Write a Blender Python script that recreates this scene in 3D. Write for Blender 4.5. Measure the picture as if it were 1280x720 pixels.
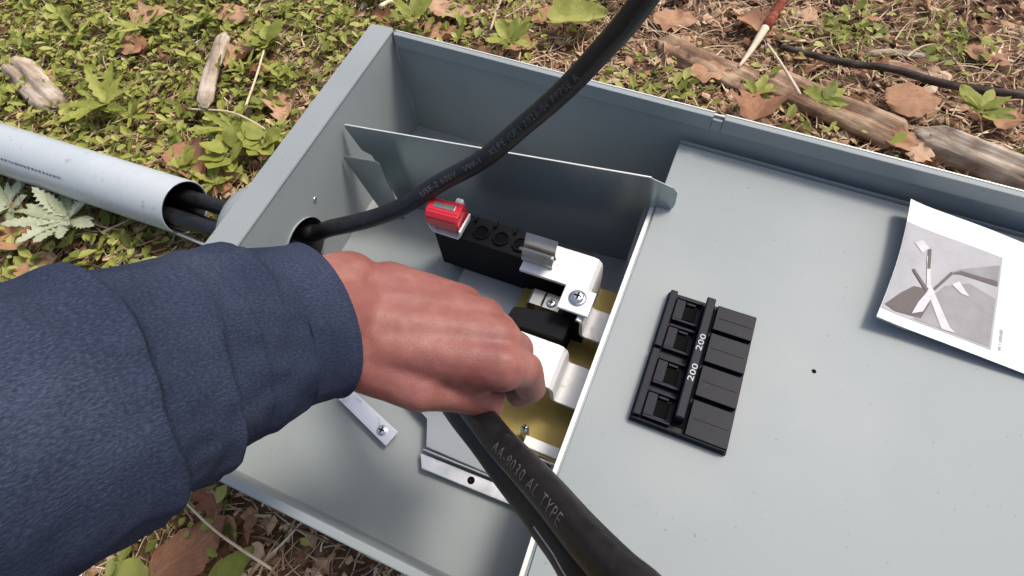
import bpy, bmesh, math, random
from mathutils import Vector, Matrix, noise
random.seed(7)
R = math.radians
for o in list(bpy.data.objects): bpy.data.objects.remove(o)
sc = bpy.context.scene
COL = sc.collection

# ------------------------------------------------------------------ camera
RIM = 0.14                                   # depth of the metal box; its rim is RIM above the ground
cam_d = bpy.data.cameras.new('camera'); cam = bpy.data.objects.new('camera', cam_d); COL.objects.link(cam)
right = Vector((0.91972166, 0.38835051, -0.05741034)); up = Vector((-0.31240546, 0.81259896, 0.49202211)); back = Vector((0.23772862, -0.43458809, 0.86868769))
M = Matrix.Identity(4)
for i in range(3): M[i][0] = right[i]; M[i][1] = up[i]; M[i][2] = back[i]
M[0][3], M[1][3], M[2][3] = 0, 0, RIM + .36
cam.matrix_world = M
cam_d.sensor_width = 36; cam_d.lens = 36*665.84/1280; cam_d.clip_start = .01; cam_d.clip_end = 500
sc.camera = cam
# ------------------------------------------------------------------ light
SUN_EL, SUN_AZ = R(60), R(40)                # azimuth measured from +Y towards +X
w = bpy.data.worlds.new('World'); sc.world = w; w.use_nodes = True
nt = w.node_tree; bg = nt.nodes['Background']
sky = nt.nodes.new('ShaderNodeTexSky'); sky.sky_type = 'NISHITA'; sky.sun_disc = False
sky.sun_elevation = SUN_EL; sky.sun_rotation = SUN_AZ; sky.air_density = 1.0; sky.dust_density = 5.0; sky.ozone_density = 1.0
nt.links.new(sky.outputs[0], bg.inputs[0]); bg.inputs[1].default_value = .15
sd = bpy.data.lights.new('sun', 'SUN'); sd.energy = 2.0; sd.angle = R(13); sd.color = (1, .955, .885)
so = bpy.data.objects.new('sun', sd); COL.objects.link(so)
so.rotation_euler = Vector((math.sin(SUN_AZ)*math.cos(SUN_EL), math.cos(SUN_AZ)*math.cos(SUN_EL), math.sin(SUN_EL))).to_track_quat('Z', 'Y').to_euler()
so.location = (1, 1, 3)
sc.view_settings.view_transform = 'Standard'; sc.view_settings.look = 'None'; sc.view_settings.gamma = 1
sc.view_settings.exposure = 0.16; sc.view_settings.use_curve_mapping = False

# ------------------------------------------------------------------ helpers
def lin(r, g, b):
    f = lambda v: (v/255/12.92 if v/255 <= .04045 else ((v/255+.055)/1.055)**2.4)
    return (f(r), f(g), f(b), 1)
def mul(c, k): return (c[0]*k, c[1]*k, c[2]*k, 1)
MATS = {}
def mat(name, col=(.5,.5,.5,1), rough=.5, metal=0, col2=None, nscale=40, namt=.5, bump=0, bscale=200, coat=0, spec=.5, sheen=0, sss=0, rvar=0):
    m = bpy.data.materials.new(name); m.use_nodes = True; n = m.node_tree; L = n.links
    p = n.nodes['Principled BSDF']
    p.inputs['Base Color'].default_value = col; p.inputs['Roughness'].default_value = rough; p.inputs['Metallic'].default_value = metal
    p.inputs['Coat Weight'].default_value = coat; p.inputs['Specular IOR Level'].default_value = spec
    p.inputs['Sheen Weight'].default_value = sheen
    if sss:
        p.inputs['Subsurface Weight'].default_value = sss; p.inputs['Subsurface Radius'].default_value = (.9,.35,.2); p.inputs['Subsurface Scale'].default_value = .004
    tc = n.nodes.new('ShaderNodeTexCoord')
    if col2 or rvar:
        nz = n.nodes.new('ShaderNodeTexNoise'); nz.inputs['Scale'].default_value = nscale; nz.inputs['Detail'].default_value = 6; nz.inputs['Roughness'].default_value = .65
        L.new(tc.outputs['Object'], nz.inputs['Vector'])
        if col2:
            cr = n.nodes.new('ShaderNodeValToRGB'); cr.color_ramp.elements[0].position = .5-.5*namt*.5; cr.color_ramp.elements[1].position = .5+.5*namt*.5
            cr.color_ramp.elements[0].color = col; cr.color_ramp.elements[1].color = col2
            L.new(nz.outputs['Fac'], cr.inputs[0]); L.new(cr.outputs[0], p.inputs['Base Color'])
        if rvar:
            mr = n.nodes.new('ShaderNodeMapRange'); mr.inputs[1].default_value = .3; mr.inputs[2].default_value = .7; mr.inputs[3].default_value = rough-rvar; mr.inputs[4].default_value = rough+rvar
            L.new(nz.outputs['Fac'], mr.inputs[0]); L.new(mr.outputs[0], p.inputs['Roughness'])
    if bump:
        nb = n.nodes.new('ShaderNodeTexNoise'); nb.inputs['Scale'].default_value = bscale; nb.inputs['Detail'].default_value = 5
        L.new(tc.outputs['Object'], nb.inputs['Vector'])
        b = n.nodes.new('ShaderNodeBump'); b.inputs['Strength'].default_value = bump; b.inputs['Distance'].default_value = .001
        L.new(nb.outputs['Fac'], b.inputs['Height']); L.new(b.outputs[0], p.inputs['Normal'])
    MATS[name] = m; return m
def tint_mat(name, stops, rough=.75, trans=0, bump=.3, veins=False, spot=None):
    """colour chosen by a per-piece 'tint' attribute, broken up with noise"""
    m = bpy.data.materials.new(name); m.use_nodes = True; n = m.node_tree; L = n.links; p = n.nodes['Principled BSDF']
    p.inputs['Roughness'].default_value = rough; p.inputs['Specular IOR Level'].default_value = .3
    at = n.nodes.new('ShaderNodeAttribute'); at.attribute_name = 'tint'
    tc = n.nodes.new('ShaderNodeTexCoord')
    nz = n.nodes.new('ShaderNodeTexNoise'); nz.inputs['Scale'].default_value = 90; nz.inputs['Detail'].default_value = 5; L.new(tc.outputs['Object'], nz.inputs['Vector'])
    ad = n.nodes.new('ShaderNodeMath'); ad.operation = 'MULTIPLY_ADD'; ad.inputs[1].default_value = .5; L.new(nz.outputs['Fac'], ad.inputs[0]); 
    sb = n.nodes.new('ShaderNodeMath'); sb.operation = 'SUBTRACT'; sb.inputs[1].default_value = .25; L.new(at.outputs['Fac'], sb.inputs[0]); L.new(sb.outputs[0], ad.inputs[2])
    cr = n.nodes.new('ShaderNodeValToRGB'); el = cr.color_ramp.elements
    while len(el) < len(stops): el.new(.5)
    for i, c in enumerate(stops): el[i].position = i/(len(stops)-1); el[i].color = c
    L.new(ad.outputs[0], cr.inputs[0]); out = cr.outputs[0]
    if spot:
        n2 = n.nodes.new('ShaderNodeTexNoise'); n2.inputs['Scale'].default_value = 70; n2.inputs['Detail'].default_value = 6; n2.inputs['Roughness'].default_value = .7; L.new(tc.outputs['Object'], n2.inputs['Vector'])
        r2 = n.nodes.new('ShaderNodeValToRGB'); r2.color_ramp.elements[0].position = .60; r2.color_ramp.elements[1].position = .80; L.new(n2.outputs['Fac'], r2.inputs[0])
        mx = n.nodes.new('ShaderNodeMix'); mx.data_type = 'RGBA'; L.new(r2.outputs[0], mx.inputs[0]); L.new(out, mx.inputs[6]); mx.inputs[7].default_value = spot; out = mx.outputs[2]
    if veins:
        uv = n.nodes.new('ShaderNodeUVMap'); sx = n.nodes.new('ShaderNodeSeparateXYZ'); L.new(uv.outputs[0], sx.inputs[0])
        ab = n.nodes.new('ShaderNodeMath'); ab.operation = 'ABSOLUTE'; L.new(sx.outputs[1], ab.inputs[0])
        ph = n.nodes.new('ShaderNodeMath'); ph.operation = 'MULTIPLY_ADD'; ph.inputs[1].default_value = -.55; L.new(ab.outputs[0], ph.inputs[0]); L.new(sx.outputs[0], ph.inputs[2])
        sn = n.nodes.new('ShaderNodeMath'); sn.operation = 'MULTIPLY'; sn.inputs[1].default_value = 52; L.new(ph.outputs[0], sn.inputs[0])
        si = n.nodes.new('ShaderNodeMath'); si.operation = 'SINE'; L.new(sn.outputs[0], si.inputs[0])
        g = n.nodes.new('ShaderNodeMath'); g.operation = 'GREATER_THAN'; g.inputs[1].default_value = .93; L.new(si.outputs[0], g.inputs[0])
        mid = n.nodes.new('ShaderNodeMath'); mid.operation = 'LESS_THAN'; mid.inputs[1].default_value = .05; L.new(ab.outputs[0], mid.inputs[0])
        mxv = n.nodes.new('ShaderNodeMath'); mxv.operation = 'MAXIMUM'; L.new(g.outputs[0], mxv.inputs[0]); L.new(mid.outputs[0], mxv.inputs[1])
        sc_ = n.nodes.new('ShaderNodeMath'); sc_.operation = 'MULTIPLY'; sc_.inputs[1].default_value = .14; L.new(mxv.outputs[0], sc_.inputs[0])
        mx = n.nodes.new('ShaderNodeMix'); mx.data_type = 'RGBA'; L.new(sc_.outputs[0], mx.inputs[0]); L.new(out, mx.inputs[6]); mx.inputs[7].default_value = stops[-1]; out = mx.outputs[2]
    L.new(out, p.inputs['Base Color'])
    if trans:
        tr = n.nodes.new('ShaderNodeBsdfTranslucent'); L.new(out, tr.inputs[0]); ms = n.nodes.new('ShaderNodeMixShader'); ms.inputs[0].default_value = trans
        L.new(p.outputs[0], ms.inputs[1]); L.new(tr.outputs[0], ms.inputs[2]); L.new(ms.outputs[0], n.nodes['Material Output'].inputs[0])
    if bump:
        b = n.nodes.new('ShaderNodeBump'); b.inputs['Strength'].default_value = bump; b.inputs['Distance'].default_value = .002; L.new(nz.outputs['Fac'], b.inputs['Height']); L.new(b.outputs[0], p.inputs['Normal'])
    MATS[name] = m; return m

def link(name, me, m=None, parent=None, smooth=False):
    if m is not None and not me.materials: me.materials.append(MATS[m] if isinstance(m, str) else m)
    if smooth:
        for p in me.polygons: p.use_smooth = True
    o = bpy.data.objects.new(name, me); COL.objects.link(o)
    if parent: o.parent = parent
    return o
def pyd(name, V, F, m, parent=None, smooth=False):
    me = bpy.data.meshes.new(name); me.from_pydata([tuple(v) for v in V], [], F); me.update()
    return link(name, me, m, parent, smooth)
def frombm(name, bm, m, parent=None, smooth=False):
    bmesh.ops.recalc_face_normals(bm, faces=bm.faces[:])
    me = bpy.data.meshes.new(name); bm.to_mesh(me); bm.free()
    return link(name, me, m, parent, smooth)
def empty(name, loc=(0,0,0), rz=0):
    o = bpy.data.objects.new(name, None); COL.objects.link(o); o.location = loc; o.rotation_euler.z = rz; o.empty_display_size = .05; return o
def tag(o, label=None, cat=None, group=None, kind=None):
    if label: o['label'] = label
    if cat: o['category'] = cat
    if group: o['group'] = group
    if kind: o['kind'] = kind
    return o
def bbox(bm, x0, x1, y0, y1, z0, z1, bev=0, seg=2):
    vs = [bm.verts.new((x, y, z)) for z in (z0, z1) for x, y in ((x0,y0),(x1,y0),(x1,y1),(x0,y1))]
    fs = [bm.faces.new([vs[i] for i in q]) for q in ((3,2,1,0),(4,5,6,7),(0,1,5,4),(1,2,6,5),(2,3,7,6),(3,0,4,7))]
    if bev:
        es = list({e for f in fs for e in f.edges}); bmesh.ops.bevel(bm, geom=es, offset=bev, segments=seg, affect='EDGES', profile=.5)
def box(name, x0, x1, y0, y1, z0, z1, m, parent=None, bev=.0005, seg=2):
    bm = bmesh.new(); bbox(bm, x0, x1, y0, y1, z0, z1, bev, seg); return frombm(name, bm, m, parent)
def prism(name, pts, z0, z1, m, parent=None, bev=.0004, mtx=None):
    """polygon pts (x,y) extruded from z0 to z1; mtx maps to place"""
    bm = bmesh.new(); a = [bm.verts.new((x,y,z0)) for x,y in pts]; b = [bm.verts.new((x,y,z1)) for x,y in pts]; n = len(pts)
    bm.faces.new(a[::-1]); bm.faces.new(b)
    for i in range(n): bm.faces.new((a[i], a[(i+1)%n], b[(i+1)%n], b[i]))
    if bev: bmesh.ops.bevel(bm, geom=bm.edges[:], offset=bev, segments=2, affect='EDGES')
    if mtx: bm.transform(mtx)
    return frombm(name, bm, m, parent)
def strip(name, prof, width, m, parent, mtx, th=.0015, bev=.0003):
    """a bent sheet: profile (a,b) polyline given thickness and extruded over width"""
    n = len(prof); nor = []
    for i in range(n):
        p = Vector(prof[max(i-1,0)]); q = Vector(prof[min(i+1,n-1)]); d = (q-p).normalized(); nor.append(Vector((-d.y, d.x)))
    A = [Vector(p)+nor[i]*th/2 for i, p in enumerate(prof)]; B = [Vector(p)-nor[i]*th/2 for i, p in enumerate(prof)]
    loop = A + B[::-1]
    bm = bmesh.new(); lo = [bm.verts.new((v.x, 0, v.y)) for v in loop]; hi = [bm.verts.new((v.x, width, v.y)) for v in loop]; k = len(loop)
    for i in range(n-1):
        j = k-1-i
        bm.faces.new((lo[i], lo[i+1], lo[j-1], lo[j])); bm.faces.new((hi[j], hi[j-1], hi[i+1], hi[i]))
    for i in range(k): bm.faces.new((lo[i], hi[i], hi[(i+1)%k], lo[(i+1)%k]))
    bm.transform(mtx); return frombm(name, bm, m, parent)
def crom(P, n):
    out = []; P = [Vector(p) for p in P]; P = [2*P[0]-P[1]] + P + [2*P[-1]-P[-2]]
    for i in range(1, len(P)-2):
        for k in range(n):
            t = k/n; a, b, c, d = P[i-1], P[i], P[i+1], P[i+2]
            out.append(.5*((2*b)+(c-a)*t+(2*a-5*b+4*c-d)*t*t+(3*b-a-3*c+d)*t**3))
    out.append(P[-2]); return out
def frames(path, upv=(0,0,1)):
    fr = []; u = Vector(upv)
    for i in range(len(path)):
        t = (path[min(i+1,len(path)-1)]-path[max(i-1,0)]).normalized()
        u = (u - t*u.dot(t)).normalized(); fr.append((t, u, t.cross(u)))
    return fr
def tube(path, r, seg=20, upv=(0,0,1), cap=True, rf=None):
    fr = frames(path, upv); V = []; F = []
    for i, p in enumerate(path):
        t, u, s = fr[i]
        for k in range(seg):
            a = 2*math.pi*k/seg; rr = rf(i, a) if rf else (r[i] if isinstance(r, list) else r)
            V.append(p + u*math.cos(a)*rr + s*math.sin(a)*rr)
    for i in range(len(path)-1):
        for k in range(seg):
            F.append((i*seg+k, i*seg+(k+1)%seg, (i+1)*seg+(k+1)%seg, (i+1)*seg+k))
    if cap: F.append(tuple(range(seg))[::-1]); F.append(tuple((len(path)-1)*seg+k for k in range(seg)))
    return V, F
def lathe(prof, seg=32, mtx=None):
    V = []; F = []
    for r, h in prof:
        for k in range(seg): a = 2*math.pi*k/seg; V.append(Vector((r*math.cos(a), r*math.sin(a), h)))
    for i in range(len(prof)-1):
        for k in range(seg): F.append((i*seg+k, i*seg+(k+1)%seg, (i+1)*seg+(k+1)%seg, (i+1)*seg+k))
    if mtx: V = [mtx @ v for v in V]
    return V, F
def text_mesh(s, size, space=1.0):
    cu = bpy.data.curves.new('txt', 'FONT'); cu.body = s; cu.size = size; cu.space_character = space; cu.resolution_u = 2
    o = bpy.data.objects.new('txt', cu); COL.objects.link(o); bpy.context.view_layer.update()
    me = bpy.data.meshes.new_from_object(o.evaluated_get(bpy.context.evaluated_depsgraph_get()))
    V = [v.co.copy() for v in me.vertices]; F = [tuple(p.vertices) for p in me.polygons]
    bpy.data.objects.remove(o); bpy.data.curves.remove(cu); bpy.data.meshes.remove(me)
    return V, F
def rot_to(d): return Vector(d).to_track_quat('Z', 'Y').to_matrix().to_4x4()
def screw(name, loc, r, h, parent, m='zinc', d=(0,0,1), cross=True, washer=0, hexa=False):
    mt = Matrix.Translation(loc) @ rot_to(d)
    V, F = lathe([(r,0),(r,h*.55),(r*.92,h*.85),(r*.7,h),(r*.0001,h)], 6 if hexa else 20, mt)
    if washer:
        V2, F2 = lathe([(washer,0),(washer,.0012),(r*.9,.0014)], 24, mt); k = len(V); V += V2; F += [tuple(i+k for i in f) for f in F2]
    o = pyd(name, V, F, m, parent, not hexa)
    if cross:
        bm = bmesh.new(); bbox(bm, -r*.62, r*.62, -r*.14, r*.14, h*.97, h+.00025); bbox(bm, -r*.14, r*.14, -r*.62, r*.62, h*.97, h+.0003); bm.transform(mt)
        frombm('drive_recess', bm, 'blackhole', o) if parent is None or parent.parent is None else None
        if not (parent is None or parent.parent is None): bm.free()
    return o

# ------------------------------------------------------------------ materials
mat('paint', (.268,.298,.300,1), .52, col2=(.300,.331,.333,1), nscale=11, namt=1, bump=.05, bscale=900, spec=.3, rvar=.06)
mat('galv', (.33,.385,.39,1), .24, .6, col2=(.36,.415,.42,1), nscale=9, namt=1, spec=.4)
mat('edge_metal', (.74,.73,.68,1), .4, .3)
mat('plate_metal', (.33,.36,.38,1), .36, .35, col2=(.38,.41,.43,1), nscale=30, namt=1)
mat('alu', (.72,.74,.76,1), .38, .75, col2=(.82,.83,.84,1), nscale=60, namt=1, bump=.05, bscale=700, rvar=.08)
mat('tin', (.74,.74,.73,1), .45, .15, col2=(.80,.80,.79,1), nscale=50, namt=1, bump=.05, bscale=500)
mat('spring', (.42,.42,.41,1), .33, .85, col2=(.52,.52,.50,1), nscale=120, namt=1)
mat('zinc', (.62,.65,.68,1), .28, .9, col2=(.72,.74,.76,1), nscale=200, namt=1)
mat('ochre', (.33,.24,.055,1), .42, .25, col2=(.42,.31,.08,1), nscale=60, namt=1, bump=.05)
mat('blackplastic', (.004,.004,.005,1), .6, col2=(.007,.007,.009,1), nscale=150, namt=1, bump=.12, bscale=1500, spec=.14)
mat('breakerplastic', (.0035,.0045,.0105,1), .5, col2=(.006,.0075,.016,1), nscale=150, namt=1, bump=.12, bscale=1500, spec=.22)
mat('blackhole', (.003,.003,.003,1), .8, spec=.1)
mat('cable', (.006,.006,.007,1), .4, col2=(.017,.017,.018,1), nscale=120, namt=1, bump=.12, bscale=450, rvar=.08)
mat('cable_ink', (.19,.185,.18,1), .7, col2=(.03,.029,.029,1), nscale=420, namt=.9)
mat('white_ink_and_glint', (.55,.55,.56,1), .6)  # breaker lettering, also the glint painted along one cable
mat('red', (.62,.018,.035,1), .32, col2=(.72,.03,.05,1), nscale=80, namt=1, coat=.3)
mat('pvc', (.43,.475,.50,1), .26, coat=.25, col2=(.49,.53,.555,1), nscale=12, namt=1, bump=.04, bscale=300, rvar=.08)
mat('bore_shade', (.05,.052,.055,1), .6)  # shade inside pipe and hub, put into the colour
mat('paper', (.80,.80,.80,1), .35, col2=(.84,.84,.84,1), nscale=8, namt=1)
mat('ink', (.16,.16,.17,1), .7)
mat('ink_faint', (.42,.42,.44,1), .7)
mat('grey_print', (.24,.24,.255,1), .5, col2=(.42,.42,.44,1), nscale=26, namt=1.4)
mat('mid_print', (.15,.148,.155,1), .5, col2=(.27,.265,.275,1), nscale=40, namt=1.2)
mat('dark_print', (.045,.034,.034,1), .55, col2=(.085,.062,.062,1), nscale=80, namt=1.2)
mat('light_print', (.60,.59,.61,1), .5, col2=(.42,.41,.43,1), nscale=120, namt=1.2)
def specks(name, scale, lo, hi, col, amt):
    """sparse dust specks and smears on an existing material"""
    m = MATS[name]; n = m.node_tree; L = n.links; p = n.nodes['Principled BSDF']; tc = n.nodes.new('ShaderNodeTexCoord')
    a = n.nodes.new('ShaderNodeTexNoise'); a.inputs['Scale'].default_value = scale; a.inputs['Detail'].default_value = 3; L.new(tc.outputs['Object'], a.inputs[0])
    r = n.nodes.new('ShaderNodeMapRange'); r.inputs[1].default_value = lo; r.inputs[2].default_value = hi; r.inputs[4].default_value = amt; L.new(a.outputs['Fac'], r.inputs[0])
    mx = n.nodes.new('ShaderNodeMix'); mx.data_type = 'RGBA'; L.new(r.outputs[0], mx.inputs[0])
    src = p.inputs['Base Color'].links[0].from_socket; L.new(src, mx.inputs[6]); mx.inputs[7].default_value = col; L.new(mx.outputs[2], p.inputs['Base Color'])
specks('paint', 260, .69, .74, (.16,.15,.13,1), .55); specks('paint', 6, .50, .75, (.36,.375,.37,1), .6)
specks('cable', 130, .62, .78, (.045,.042,.04,1), .6); specks('pvc', 90, .64, .74, (.25,.24,.21,1), .5); specks('breakerplastic', 220, .64, .75, (.03,.032,.045,1), .5)
specks('tin', 120, .60, .72, (.45,.44,.41,1), .7); specks('alu', 120, .60, .72, (.4,.4,.4,1), .6)
# ------------------------------------------------------------------ ground
def in_box(x, y, g=0): return -.352-g < x < .62+g and -.025-g < y < .437+g
def gh(x, y):
    h = .010*noise.noise((x*5, y*5, 0)) + .006*noise.noise((x*14, y*14, 3)) + .003*noise.noise((x*40, y*40, 9))
    h += .020*math.exp(-((y-.165)/.09)**2)/(1+math.exp((x+.47)*40))
    # settled flat under the box
    dx = max(-.36-x, x-.63, 0); dy = max(-.03-y, y-.44, 0); d = math.hypot(dx, dy); k = min(1, d/.08)
    return h*k - .006*(1-k)
ax = [-60,-25,-10,-5,-2.6,-1.9] + [-1.55+i*.0165 for i in range(166)] + [1.5,2.2,4,9,25,60]
ay = [-60,-25,-10,-5,-2.4,-1.4,-.9] + [-.62+i*.0165 for i in range(110)] + [1.5,2.2,4,9,25,60]
V = [(x, y, gh(x, y) if abs(x) < 3 and abs(y) < 3 else 0) for y in ay for x in ax]; nx = len(ax)
F = [(j*nx+i, j*nx+i+1, (j+1)*nx+i+1, (j+1)*nx+i) for j in range(len(ay)-1) for i in range(nx-1)]
def soil_mat():
    m = bpy.data.materials.new('soil'); m.use_nodes = True; n = m.node_tree; L = n.links; p = n.nodes['Principled BSDF']; p.inputs['Roughness'].default_value = .95; p.inputs['Specular IOR Level'].default_value = .15
    tc = n.nodes.new('ShaderNodeTexCoord')
    a = n.nodes.new('ShaderNodeTexNoise'); a.inputs['Scale'].default_value = 9; a.inputs['Detail'].default_value = 8; a.inputs['Roughness'].default_value = .7; L.new(tc.outputs['Object'], a.inputs[0])
    cr = n.nodes.new('ShaderNodeValToRGB'); e = cr.color_ramp.elements; e.new(.5)
    e[0].position = .32; e[0].color = (.065,.036,.023,1); e[1].position = .5; e[1].color = (.17,.098,.060,1); e[2].position = .72; e[2].color = (.31,.20,.125,1)
    L.new(a.outputs['Fac'], cr.inputs[0]); L.new(cr.outputs[0], p.inputs['Base Color'])
    v = n.nodes.new('ShaderNodeTexVoronoi'); v.inputs['Scale'].default_value = 160; L.new(tc.outputs['Object'], v.inputs[0])
    s = n.nodes.new('ShaderNodeMath'); s.operation = 'ADD'; L.new(a.outputs['Fac'], s.inputs[0]); L.new(v.outputs['Distance'], s.inputs[1])
    b = n.nodes.new('ShaderNodeBump'); b.inputs['Strength'].default_value = .8; b.inputs['Distance'].default_value = .006; L.new(s.outputs[0], b.inputs['Height']); L.new(b.outputs[0], p.inputs['Normal'])
    MATS['soil'] = m
soil_mat()
tag(pyd('ground', V, F, 'soil', None, True), 'bare brown soil of the yard under grass and leaf litter', 'ground', kind='structure')

# ------------------------------------------------------------------ the metal enclosure lying on its back
ENC = empty('electrical_enclosure', (0,0,0)); tag(ENC, 'open grey painted metal meter panel lying on its back on the ground', 'electrical panel')
T = .0016
XL, XR = -.347, .60; YN = -.0215; YF0, YF1 = .430, .3975   # the far wall runs slightly out of square
floor_o = prism('back_panel', [(XL+.0225,YN),(XR,YN),(XR,YF1),(XL,YF0)], .002, .004, 'paint', ENC, 0)
# far wall (slightly tapering in plan), with a folded lip along the rim
fang = math.atan2(YF1-YF0, XR-XL); flen = math.hypot(YF1-YF0, XR-XL)
FM = Matrix.Translation((XL, YF0, 0)) @ Matrix.Rotation(fang, 4, 'Z')
def wallbox(name, s0, s1, y0, y1, z0, z1, m, parent, bev=.0004):
    bm = bmesh.new(); bbox(bm, s0, s1, y0, y1, z0, z1, bev); bm.transform(FM); return frombm(name, bm, m, parent)
fw = wallbox('side_wall', 0, flen, 0, T, .004, RIM-.001, 'paint', ENC)
fw['label'] = 'far side wall with a folded lip and a small nick in its rim'
nick = .352
bm = bmesh.new()
for s0, s1 in ((.004, nick), (nick+.010, flen)): bbox(bm, s0, s1, -.0042, T+.0012, RIM-.016, RIM, .0008)
bm.transform(FM); frombm('rim_lip', bm, 'paint', fw)
bm = bmesh.new()
for s0, s1 in ((.004, nick), (nick+.010, flen)): bbox(bm, s0, s1, T+.0002, T+.0016, RIM-.0002, RIM+.0007, .0002)
bm.transform(FM); frombm('edge_highlight', bm, 'edge_metal', fw)  # pale strip paints the highlight along the rim
wallbox('torn_lip', nick+.0003, nick+.0097, -.0035, T+.0005, RIM-.016, RIM-.0035, 'paint', fw)
prism('torn_tab', [(0,0),(.012,.002),(.0125,.0035),(0,.0015)], 0, .0012, 'edge_metal', fw, .0002, FM @ Matrix.Translation((nick-.001, .001, RIM-.0022)) @ Matrix.Rotation(R(6), 4, 'Y'))
# near wall
nw = box('side_wall', XL+.0225, XR, YN-T, YN, .004, RIM-.001, 'paint', ENC, .0004)
box('rim_lip', XL+.0255, XR, YN-T-.003, YN+.0012, RIM-.012, RIM, 'paint', nw, .0011, 3)
# left end wall with a round conduit opening and an outward flange on top
HY, HZ, HR = .1885, .064, .0300
def plate_with_hole(name, x0, x1, y0, y1, z0, z1, cy, cz, r, m, parent, seg=40):
    V = []; F = []
    for x in (x0, x1):
        for k in range(seg):
            a = 2*math.pi*k/seg; V.append((x, cy+r*math.cos(a), cz+r*math.sin(a)))
        for k in range(seg):
            a = 2*math.pi*k/seg; c, s = math.cos(a), math.sin(a)
            t = min((y1-cy)/c if c > 1e-6 else 9e9, (y0-cy)/c if c < -1e-6 else 9e9, (z1-cz)/s if s > 1e-6 else 9e9, (z0-cz)/s if s < -1e-6 else 9e9)
            V.append((x, cy+t*c, cz+t*s))
        # fill corners exactly
        base = len(V)-seg
        for yy, zz in ((y1,z1),(y0,z1),(y0,z0),(y1,z0)):
            best = min(range(seg), key=lambda k: (V[base+k][1]-yy)**2+(V[base+k][2]-zz)**2); V[base+best] = (x, yy, zz)
    n = 2*seg
    for k in range(seg):
        j = (k+1) % seg
        F += [(k, j, seg+j, seg+k), (n+seg+k, n+seg+j, n+j, n+k), (k, n+k, n+j, j), (seg+k, seg+j, n+seg+j, n+seg+k)]
    return pyd(name, V, F, m, parent)
EWR = Matrix.Translation((XL, YF0, 0)) @ Matrix.Rotation(.050, 4, 'Z') @ Matrix.Translation((-XL, -YF0, 0))   # this end stands slightly out of square
ew = plate_with_hole('end_wall', XL-T, XL, YN, YF0, .004, RIM-.002, HY, HZ, HR, 'paint', ENC)
ew['label'] = 'left end wall with the round conduit opening'
prism('top_flange', [(XL-.0285,YN-.002),(XL+.0008,YN-.002),(XL+.0008,YF0+.001),(XL-.0015,YF0+.006),(XL-.0285,YF0+.006)], RIM-.0018, RIM+.0002, 'paint', ew, .0005)
box('flange_skirt', XL-.0285, XL-.027, YN-.002, YF0+.0055, RIM-.014, RIM-.0022, 'paint', ew, .0004)
V, F = lathe([(.0001,.0012),(.0022,.0012),(.003,.0006),(.003,0)], 14, Matrix.Translation((XL, .2276, .0906)) @ rot_to((1,0,0)))
pyd('rivet', V, F, 'zinc', ew, True)
HM = Matrix.Translation((XL-T, HY, HZ)) @ rot_to((-1,0,0))
V, F = lathe([(HR-.0003,-.004),(HR-.0003,.066),(HR+.0015,.0685),(HR+.011,.069),(HR+.0155,.066),(HR+.018,.058),(HR+.0175,.016),(HR+.0195,.0105),(HR+.0215,.010),(HR+.0215,.0003)], 48, HM)
pyd('conduit_hub', V, F, 'paint', ENC, True)
V, F = lathe([(HR-.0006,-.0025),(HR-.0006,.0675)], 40, HM); pyd('hub_bore', V, F, 'bore_shade', ENC, True)  # hub lining coloured dark to paint in its inner shade
for o in (ew, *[c for c in COL.objects if c.parent == ew], *[c for c in COL.objects if c.name.startswith(('conduit_hub','hub_bore'))]): o.data.transform(EWR)
# the end that lies outside the picture
box('end_wall', XR, XR+T, YN, YF1, .004, RIM-.002, 'paint', ENC, .0004)
# standing barrier sheet between far wall and meter socket
BA, BB = Vector((-.3395,.3038,0)), Vector((-.0025,.3265,0)); bang = math.atan2(BB.y-BA.y, BB.x-BA.x); blen = (BB-BA).length
BM = Matrix.Translation(BA) @ Matrix.Rotation(bang, 4, 'Z') @ Matrix.Rotation(R(90), 4, 'X')
pts = [(.034,.0045),(blen-.030,.0045),(blen-.026,.102),(blen-.006,.101),(blen-.001,.106),(blen,.113),(blen-.001,.127),(blen-.006,.133),(blen-.026,.1395),(.003,.121),(.002,.117),(.011,.088),(.022,.0835),(.026,.060)]
prism('barrier_plate', pts, -.0006, .0006, 'galv', ENC, .0003, BM)['label'] = 'tall grey barrier sheet standing along the box'
bm = bmesh.new(); a = [(.003,.1212),(blen-.026,.1397)]
vs = [bm.verts.new(v) for v in ((a[0][0],a[0][1],-.0007),(a[1][0],a[1][1],-.0007),(a[1][0],a[1][1],.0007),(a[0][0],a[0][1],.0007),(a[0][0],a[0][1]+.0007,-.0007),(a[1][0],a[1][1]+.0007,-.0007),(a[1][0],a[1][1]+.0007,.0007),(a[0][0],a[0][1]+.0007,.0007))]
for q in ((3,2,1,0),(4,5,6,7),(0,1,5,4),(1,2,6,5),(2,3,7,6),(3,0,4,7)): bm.faces.new([vs[i] for i in q])
bm.transform(BM); frombm('edge_highlight', bm, 'edge_metal', ENC)  # highlight on the sheet's top edge, painted as a pale strip
SM = Matrix.Translation((-.3390,.2850,0)) @ Matrix.Rotation(R(4), 4, 'Z') @ Matrix.Rotation(R(90), 4, 'X')
prism('barrier_plate', [(.022,.0045),(.050,.0045),(.0445,.095),(.042,.0985),(.003,.0955),(.0015,.092)], -.0006, .0006, 'galv', ENC, .0003, SM)['label'] = 'short grey tab sheet in front of the tall barrier'

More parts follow.
